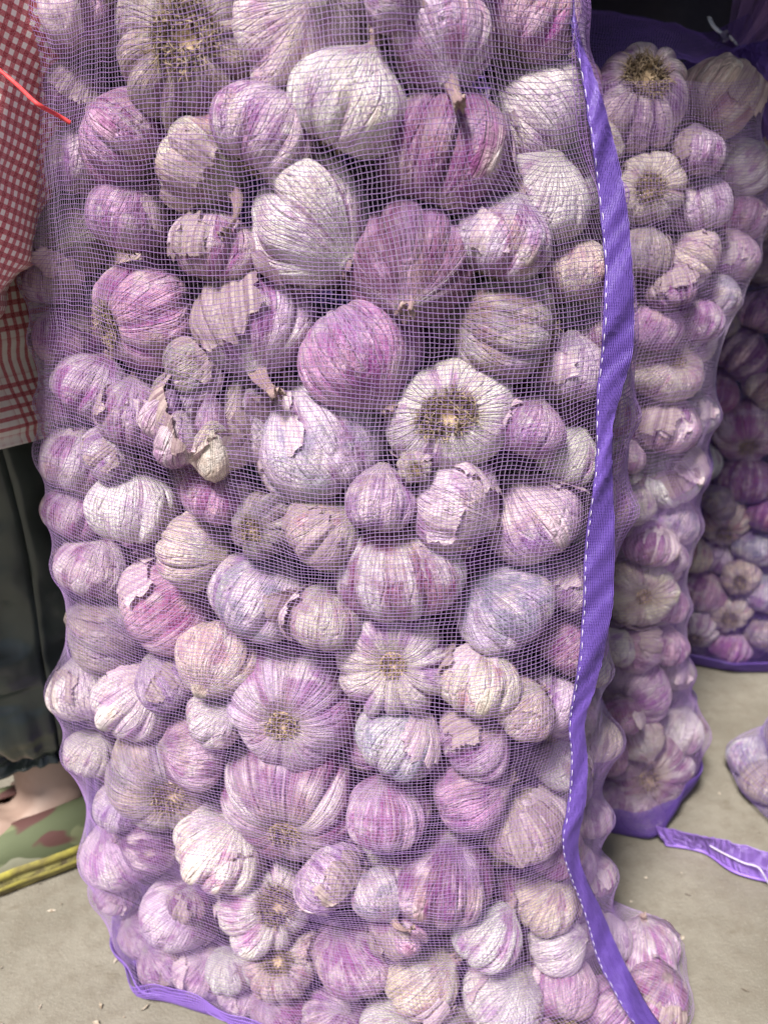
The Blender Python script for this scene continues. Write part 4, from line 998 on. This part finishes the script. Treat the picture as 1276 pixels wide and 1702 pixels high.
build_net(S3, sack3, -.34, .14, .0, .56, .0034, .00040, 41, (NETD, NETD), warp_amp=1.2)
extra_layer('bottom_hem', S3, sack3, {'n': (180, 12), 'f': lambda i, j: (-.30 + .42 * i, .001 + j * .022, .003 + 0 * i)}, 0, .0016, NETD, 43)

# ------------------------------------------------------------------ the slumped sack at the edge, and its hem lying on the floor
S4 = Sack([0, .03, .06, .09, .12], [.487] * 5, [.125, .135, .130, .11, .06], [.68] * 5, [.10, .11, .105, .09, .05], 0.0, round_=.03); S4.bvh()
FOURTH = [
 (1214, 1332, 72, .2, .9, .1, 'G', 0, 1, 'dark violet bulb at the end of the slumped sack next to the second sack'),
 (1268, 1296, 74, .2, .9, .1, 'B', 0, 0, 'blue violet bulb on top of the slumped sack'),
 (1262, 1378, 92, .4, .7, .2, 'T', 0, 0, 'tan rose bulb resting on the floor in the slumped sack'),
 (1228, 1392, 54, .2, .9, .1, 'W', 0, 0, 'little pale bulb over the purple hem of the slumped sack'),
]
bulbs4 = place(S4, FOURTH)
for k, (c, rd, ax, kd, rt, st, label, i) in enumerate(bulbs4): bulb(c, rd, ax, kd, rt, st, label, 'garlic bulbs in the slumped sack', seed=700 + k, flakes=0)
outer4 = [(c, rd, ax) for (c, rd, ax, *_) in bulbs4]
side4 = fill_rest(S4, outer4, [v / 100 for v in range(-30, 30, 4)], .03, .09, .05, 'garlic bulb among the others in the slumped sack', 'other bulbs in the slumped sack', 15)
S4.drape(outer4 + side4, -.5, .5, nu=120, nv=60)
sack4 = empty('mesh_sack'); tag(sack4, 'slumped purple net sack lying on the floor with a stray white thread on its hem', 'mesh sack')
build_net(S4, sack4, -.42, .40, .0, .118, .0027, .0005, 51, (WARP, NETD), warp_amp=1.2)
top = [on_floor(1090, 1374, .02), on_floor(1160, 1388, .03), on_floor(1215, 1400, .035), on_floor(1300, 1425, .035)]
mi = [on_floor(1098, 1392, .010), on_floor(1165, 1404, .014), on_floor(1215, 1424, .018), on_floor(1300, 1448, .02)]
lo = [on_floor(1105, 1404, .003), on_floor(1168, 1416, .003), on_floor(1222, 1450, .004), on_floor(1300, 1470, .004)]
P = loft([top, mi, lo], 150, 26); net_sheet('hem_flap', P, .0011, NETB, sack4, 9, .0009)
Vt, Ft = tube([Vector(p) for p in catmull(lo, 60)], .0012, 6); link('hem_cord', mesh_np('hem_cord', Vt, Ft, NETB), sack4)
th = [on_floor(1176, 1404, .018), on_floor(1205, 1420, .019), on_floor(1235, 1434, .020), on_floor(1256, 1440, .021), on_floor(1266, 1450, .020), on_floor(1276, 1468, .008)]
Vt, Ft = tube([Vector(p) for p in catmull(th, 30)], .0006, 6); link('stray_thread', mesh_np('stray_thread', Vt, Ft, WHITE_T), sack4)

# ------------------------------------------------------------------ the person squatting beside the sack
def remeshed(name, tubes, mat, parent, vox, smooth_it=6):
    mb = MB()
    for path, rad, *k in tubes:
        P = [Vector(p) for p in path]; V_, F_ = tube(P, rad, 14, k[0] if k else 1.0); n_ = 14; m_ = len(P)
        c0, c1 = len(V_), len(V_) + 1; V_ = np.concatenate([V_, [tuple(P[0]), tuple(P[-1])]])
        caps = [[c0, (q + 1) % n_, q, c0] for q in range(n_)] + [[c1, (m_ - 1) * n_ + q, (m_ - 1) * n_ + (q + 1) % n_, c1] for q in range(n_)]
        mb.V.append(V_.astype(np.float32)); mb.F.append([tuple(int(x) + mb.n for x in f) for f in F_] + [tuple(int(x) + mb.n for x in c[:3]) for c in caps]); mb.n += len(V_)
    me = mesh_np(name, np.concatenate(mb.V), [f for fs in mb.F for f in fs], mat)
    o = link(name, me, parent); m = o.modifiers.new('one_surface', 'REMESH'); m.mode = 'VOXEL'; m.voxel_size = vox; m.use_smooth_shade = True
    s = o.modifiers.new('soft', 'SMOOTH'); s.iterations = smooth_it; s.factor = .5
    return o
def sph(c, r, k=7, sx=1.0):
    c = Vector(c); return ([c + Vector((0, 0, r * math.cos(math.pi * (1 - i / (k - 1))))) for i in range(k)], [max(.002, r * sx * math.sin(math.pi * i / (k - 1))) for i in range(k)])
hipc = Vector((-.54, .84, .24)); chest = Vector((-.47, .70, .66)); neck = Vector((-.46, .66, .86)); head = Vector((-.44, .62, 1.0))
kR, aR = Vector((-.32, .655, .43)), Vector((-.295, .665, .10)); kL, aL = Vector((-.68, .60, .43)), Vector((-.66, .66, .10))
shR, elR, wrR = Vector((-.40, .60, .80)), Vector((-.335, .475, .40)), Vector((-.178, .575, .775)); shL, elL, wrL = Vector((-.62, .72, .79)), Vector((-.72, .56, .56)), Vector((-.63, .46, .46))
T = [([hipc, Vector((-.52, .80, .40)), chest, Vector((-.46, .67, .80)), neck, head - Vector((0, .0, .06))], [.13, .12, .135, .12, .055, .05], .8),
     ([shR, elR], [.048, .038]), ([elR, wrR], [.038, .026]), ([shL, elL], [.048, .038]), ([elL, wrL], [.038, .026]), ([shL, shR], [.05, .05]),
     ([hipc, kR], [.09, .06]), ([kR, aR, aR - Vector((0, 0, .06))], [.055, .040, .042]), ([hipc, kL], [.09, .06]), ([kL, aL, aL - Vector((0, 0, .06))], [.055, .036, .038]),
     ([aR - Vector((-.005, 0, .055)), Vector((-.37, .60, .035)), Vector((-.42, .575, .028))], [.044, .046, .036], .8), ([aL - Vector((0, 0, .055)), Vector((-.69, .55, .04)), Vector((-.70, .50, .03))], [.036, .034, .026], .8),
     sph(head, .105, 9, .80), sph(head + Vector((.03, -.03, -.05)), .055), ([head + Vector((.05, -.075, .01)), head + Vector((.062, -.098, -.022))], [.010, .014]),
     ([head + Vector((.03, -.085, -.052)), head + Vector((.065, -.07, -.052))], [.009, .008]), ([head + Vector((-.03, -.088, .022)), head + Vector((-.01, -.093, .022))], [.008, .008]),
     sph(head + Vector((-.075, .02, -.01)), .018), sph(head + Vector((.078, .02, -.01)), .018)]
def hand(w_, d, up, curl):
    """palm, four unequal bent fingers and a thumb from the side of the palm"""
    d = d.normalized(); side = d.cross(up).normalized(); up = side.cross(d).normalized(); out = [([w_, w_ + d * .04, w_ + d * .085], [.026, .036, .034], .55)]
    for k, (o_, L_f) in enumerate(((-.027, .058), (-.009, .070), (.010, .074), (.028, .066))):
        p = w_ + d * .085 + side * o_; q = d.copy(); pts = [p - d * .012, p]
        for s_ in (.45, .30, .25):
            q = (q - up * curl).normalized(); p = p + q * L_f * s_; pts.append(p)
        out.append((pts, [.0095, .0092, .0085, .0078, .0062]))
    p = w_ + d * .030 + side * .030; out.append(([p - side * .01, p + side * .022 + d * .022 - up * .008, p + side * .026 + d * .048 - up * .022], [.012, .0105, .0085]))
    return out
T += hand(wrR, Vector((.9, .0, -.12)), Vector((0, .2, 1)), .55) + hand(wrL, Vector((.1, -.5, -.55)), Vector((0, -.6, .6)), .25)
person = empty('person', (-.45, .68, 0)); tag(person, 'person squatting in red checked shirt and dark green trousers, one arm along the sack', 'person')
off = Vector((.45, -.68, 0))
def moved(o): o.location = off; return o
moved(remeshed('body', T, SKINP, person, .006, 5))
moved(remeshed('hair', [sph(head + Vector((-.005, .025, .022)), .112, 9, .84)], HAIR, person, .006, 3))
# trousers: two puffed legs and a seat
def cloth_tube(name, path, rad, mat, parent, seed, n=72, m=90, fold=.006, flat=1.0, gather=None, per=.0):
    r = np.random.default_rng(seed); P = catmull(path, m); rr_ = np.interp(np.linspace(0, 1, m), np.linspace(0, 1, len(rad)), rad)
    V = np.zeros((m, n, 3)); U = np.zeros((m, n, 3)); nz = smooth_noise((m, n), (8, 9), r); nz2 = smooth_noise((m, n), (3, 14), r); nz3 = smooth_noise((m, n), (18, 4), r)
    for Q in (nz, nz2, nz3):
        k = np.minimum(np.arange(n), n - 1 - np.arange(n)) / 6.; Q *= np.clip(k, 0, 1)[None]
    T_ = np.gradient(P, axis=0); L = np.concatenate([[0], np.cumsum(np.linalg.norm(np.diff(P, axis=0), axis=1))]); ps = None
    for i in range(m):
        t = Vector(T_[i]).normalized(); s = (ps - t * ps.dot(t)).normalized() if ps else t.cross(Vector((.2, 1, .1))).normalized(); ps = s; b = t.cross(s)
        for j in range(n):
            a = 6.2832 * j / (n - 1); g_ = gather(i / (m - 1), a) if gather else 0
            q = rr_[i] + fold * (nz[i, j] + .6 * nz2[i, j] + .5 * nz3[i, j]) + g_
            V[i, j] = Vector(P[i]) + s * q * math.cos(a) + b * q * flat * math.sin(a); U[i, j] = (a * rr_.mean(), L[i], 0)
    o = link(name, mesh_np(name, V.reshape(-1, 3), grid_faces(m, n), mat, attrs={'uvw': U.reshape(-1, 3)}), parent)
    sd = o.modifiers.new('thick', 'SOLIDIFY'); sd.thickness = .0015; return moved(o)
cuff = lambda t, a: (.0025 * math.sin(26 * a + 2 * math.sin(3 * a)) * (1 if t > .88 else max(0, 1 - (.88 - t) * 9))) - (.010 if .90 < t < .96 else 0)
tr_ = cloth_tube('trousers', [(-.53, .84, .26), (-.43, .74, .40), (-.335, .665, .44), (-.315, .665, .34), (-.315, .665, .22), (-.31, .66, .15), (-.305, .66, .104)], [.125, .12, .10, .096, .094, .090, .058], TROUS, person, 5, fold=.010, gather=cuff, m=150, n=120)
tl_ = cloth_tube('trousers', [(-.55, .84, .26), (-.62, .72, .40), (-.68, .60, .44), (-.67, .63, .34), (-.66, .66, .22), (-.66, .66, .135), (-.66, .66, .10)], [.125, .12, .10, .096, .094, .085, .050], TROUS, person, 6, fold=.010, gather=cuff)
# shirt: a loose body hanging over the knee, two sleeves, a turned hem
sh = cloth_tube('shirt', [(-.40, .66, .385), (-.41, .66, .48), (-.43, .67, .60), (-.45, .67, .72), (-.46, .67, .82), (-.46, .66, .88)], [.205, .20, .19, .185, .16, .062], PLAID2, person, 8, n=200, m=120, fold=.006, flat=.62)
cloth_tube('sleeve', [tuple(shR), (-.40, .50, .62), tuple(elR + Vector((-.01, -.01, .0))), (-.29, .50, .50), (-.238, .525, .60), (-.176, .56, .76)], [.075, .072, .066, .064, .064, .057], PLAID, person, 9, n=110, m=150, fold=.005)
cloth_tube('sleeve', [tuple(shL), (-.68, .64, .68), tuple(elL), (-.66, .50, .50)], [.075, .070, .065, .055], PLAID, person, 10)
# shoes: upper, moulded strip, ragged sole
def shoe(heel, toe, seed):
    ax = (toe - heel); L = ax.length; ax.normalize(); sd = Vector((-ax.y, ax.x, 0)); r = np.random.default_rng(seed)
    def outline(t):                                               # half width along the shoe
        return .043 * (math.sin(math.pi * min(1, (t + .02) * 1.9) / 2) ** .55 if t < .5 else (1.06 * math.sqrt(max(0.0, 1 - ((t - .5) / .51) ** 3.2))))
    ups, n_, m_ = [], 60, 12
    def ring(hs, scale, wig=0):
        V = []
        for (z, k, inset) in hs:
            for j in range(n_):
                a = 6.2832 * j / n_; t = .5 - .5 * math.cos(a); w_ = outline(t) * (1 if a < math.pi else -1)
                p = heel + ax * (L * (.5 + (t - .5) * (scale + k) + (.42 * k if k < -.1 else 0))) + sd * w_ * (scale + k * 2); zt = z * (1 - inset * t)
                V.append((p.x, p.y, zt + (wig * r.uniform(-1, 1) if z < .004 else 0)))
        return np.array(V)
    hs = [(.020, 0, 0), (.030, .01, 0), (.045, 0, .12), (.058, -.04, .25), (.068, -.14, .3), (.072, -.25, .3), (.070, -.29, .3)]
    e = empty('shoe'); e.parent = person; return_ = []
    a1 = link('upper', mesh_np('upper', ring([(z * .84, k, q) for z, k, q in hs], 1.0), grid_faces(len(hs), n_, True), CAMO), e)
    a2 = link('sole_strip', mesh_np('sole_strip', ring([(.0165, .03, 0), (.0195, .055, 0), (.0235, .055, 0), (.026, .02, 0)], 1.0), grid_faces(4, n_, True), RUBBER), e)
    a2b = link('sole_strip', mesh_np('sole_strip', ring([(.0075, .045, 0), (.0095, .06, 0), (.0115, .045, 0)], 1.0), grid_faces(3, n_, True), RUBBER), e)
    a3 = link('sole', mesh_np('sole', ring([(.001, -.02, 0), (.0015, .02, 0), (.008, .04, 0), (.015, .035, 0), (.020, .01, 0)], 1.0, .0015), grid_faces(5, n_, True), SOLE), e)
    md = a1.modifiers.new('thick', 'SOLIDIFY'); md.thickness = .002
    e.location = off; return e
shoe(Vector((-.215, .668, 0)), Vector((-.465, .560, 0)), 3)
shoe(Vector((-.64, .74, 0)), Vector((-.70, .48, 0)), 4)

# red twine from the shirt to the net
tw = [at(-30, 95, .43), at(0, 117, .432), at(30, 142, .430), at(62, 172, .418), at(92, 192, .402), at(117, 204, .392)]
l, n = S1.hit(117, 204); tw[-1] = l - ray(117, 204).normalized() * .012; tw[-2] = (tw[-1] * .6 + at(60, 170, .425) * .4); 
Vt, Ft = tube([Vector(p) for p in catmull(tw, 40)], .00105, 7)
tag(link('red_twine', mesh_np('red_twine', Vt, Ft, REDSTR)), 'short end of red twine sticking out over the net beside the shirt sleeve', 'twine')
# bits lying on the floor
mb = MB()
for k in range(60):
    px, py = rnd.uniform(-60, 420), rnd.uniform(1440, 1760)
    if k % 3 == 0: px, py = rnd.uniform(980, 1300), rnd.uniform(1150, 1750)
    p = on_floor(px, py, .001); s_ = rnd.uniform(.0006, .0022); a = rnd.uniform(0, 6.28)
    d1, d2 = Vector((math.cos(a), math.sin(a), 0)) * s_ * rnd.uniform(1, 3), Vector((-math.sin(a), math.cos(a), 0)) * s_
    mb.add([tuple(p - d1), tuple(p + d2 * .6), tuple(p + d1 + Vector((0, 0, s_ * .5))), tuple(p - d2 + Vector((0, 0, s_ * .8)))], np.array([[0, 3, 2, 1]]))
tag(link('floor_crumbs', mb.mesh('floor_crumbs', simple_mat('soil_crumbs', (.16, .12, .08), .9, (.5, .44, .36), 200), False)), kind='stuff')
q = on_floor(240, 1645, .001); Vt, Ft = tube([q + Vector((0, .010, .001)), q + Vector((.001, .002, .002)), q + Vector((.003, -.006, .001))], [.0004, .0016, .0022], 6, .5)
tag(link('dry_leaf_bit', mesh_np('dry_leaf_bit', Vt, Ft, FLAKE_D, attrs={'mer': np.zeros((len(Vt), 3))})), 'tiny dark curled leaf bit on the concrete by the hem of the front sack', 'leaf bit')

# ------------------------------------------------------------------ the bulbs under the outer layer: those that show are things, the rest one heap
sc_ = 3.0; W_, H_ = 1276 // 3, 1702 // 3
zb = np.full((H_, W_), 9.0); ib = np.full((H_, W_), -1)
allb = [(c, r, -1) for c, r, _ in NAMED] + [(e[0], e[1], k) for k, e in enumerate(EXTRA)]
for c, r, k in allb:
    d = c.y * CP - (c.z - H) * SP; px = (638 + F * c.x / d) / sc_; py = (851 - F * (c.y * SP + (c.z - H) * CP) / d) / sc_; pr = F * r / d / sc_
    x0, x1, y0, y1 = max(0, int(px - pr)), min(W_, int(px + pr) + 2), max(0, int(py - pr)), min(H_, int(py + pr) + 2)
    if x0 >= x1 or y0 >= y1: continue
    yy, xx = np.mgrid[y0:y1, x0:x1]; q = 1 - ((xx - px) ** 2 + (yy - py) ** 2) / pr ** 2; zz_ = d - r * np.sqrt(np.maximum(q, 0)); m_ = (q > 0) & (zz_ < zb[y0:y1, x0:x1])
    zb[y0:y1, x0:x1][m_] = zz_[m_]; ib[y0:y1, x0:x1][m_] = k
cnt = np.bincount(ib[ib >= 0], minlength=len(EXTRA)); order = [int(k) for k in np.argsort(-cnt) if cnt[k] >= 14][:300 - len(NAMED) - 1]; chosen = set(order)
COLW = {'W': 'white', 'L': 'lilac', 'P': 'purple', 'D': 'striped', 'G': 'dirty grey', 'T': 'tan', 'B': 'bluish'}
import re
def short(lb):
    t_ = re.split(r",| with | whose | beside | below | under | above | at | between | by | near | showing | whose | that | pressed | just | in | on | tucked | resting | next | halfway | half | directly | right | touching | mostly | behind | wedged | outside | cut | veiled | low | close | beyond | bulging | pointing | standing | sitting | without | peeping | set | around | over | lying | to | from | level | inside | down | like ", lb)[0]
    return ('the ' + re.sub(r'^(a|an|the) ', '', t_))
used = set()
for k in order:
    c, rd, ax, kd, rt, st, lb, gp, sd = EXTRA[k]
    pool = sorted((n_ for n_ in NAMED), key=lambda n_: (n_[0] - c).length); names = []
    for n_ in pool:
        t_ = short(n_[2])
        if t_ not in names: names.append(t_)
        if len(names) > 5: break
    prep = 'behind' if 'behind' in lb or 'deep' in lb else 'wedged beside'
    lab = None
    for a_, b_ in ((0, 1), (0, 2), (1, 2), (0, 3), (1, 3), (2, 3)):
        t_ = f"{COLW[kd]} bulb {prep} {names[a_]} and {names[b_]}"
        if t_ not in used and len(re.findall(r'[A-Za-z0-9]+', t_)) <= 15: lab = t_; break
    used.add(lab)
    bulb(c, rd, ax, kd, rt, st, lab or lb, gp, seed=sd, flakes=sd % 2, known=False)
LOW = []
for V, mer in SURF:
    a_ = V[::4, ::6]; b_ = mer[::4, ::6]; LOW.append((a_.reshape(-1, 3), b_.reshape(-1, 3), grid_faces(a_.shape[0], a_.shape[1], True)))
VV, FF, AT, n0 = [], [], {'mer': [], 'groove': [], 'pale': [], 'streak': [], 'wear': [], 'seed': []}, 0
rh = random.Random(99)
for k, (c, rd, ax, kd, rt, st, lb, gp, sd) in enumerate(EXTRA):
    if k in chosen: continue
    v_, m_, f_ = LOW[rh.randrange(len(LOW))]; R3 = np.array((ax.to_track_quat('Z', 'Y') @ Matrix.Rotation(rh.uniform(0, 6), 4, 'Z').to_quaternion()).to_matrix())
    VV.append((v_ * rd) @ R3.T + np.array(c)); FF.append(f_ + n0); n0 += len(v_); d_ = {}; set_skin(d_, kd, rh); q = len(v_)
    AT['mer'].append(m_); AT['groove'].append(np.zeros(q)); AT['seed'].append(np.full(q, d_['seed']))
    for a_ in ('pale', 'streak', 'wear'): AT[a_].append(np.tile(d_[a_], (q, 1)))
tag(link('garlic_heap', mesh_np('garlic_heap', np.concatenate(VV), np.concatenate(FF), SKIN_HEAP, attrs={a_: np.concatenate(b_) for a_, b_ in AT.items()})), kind='stuff')
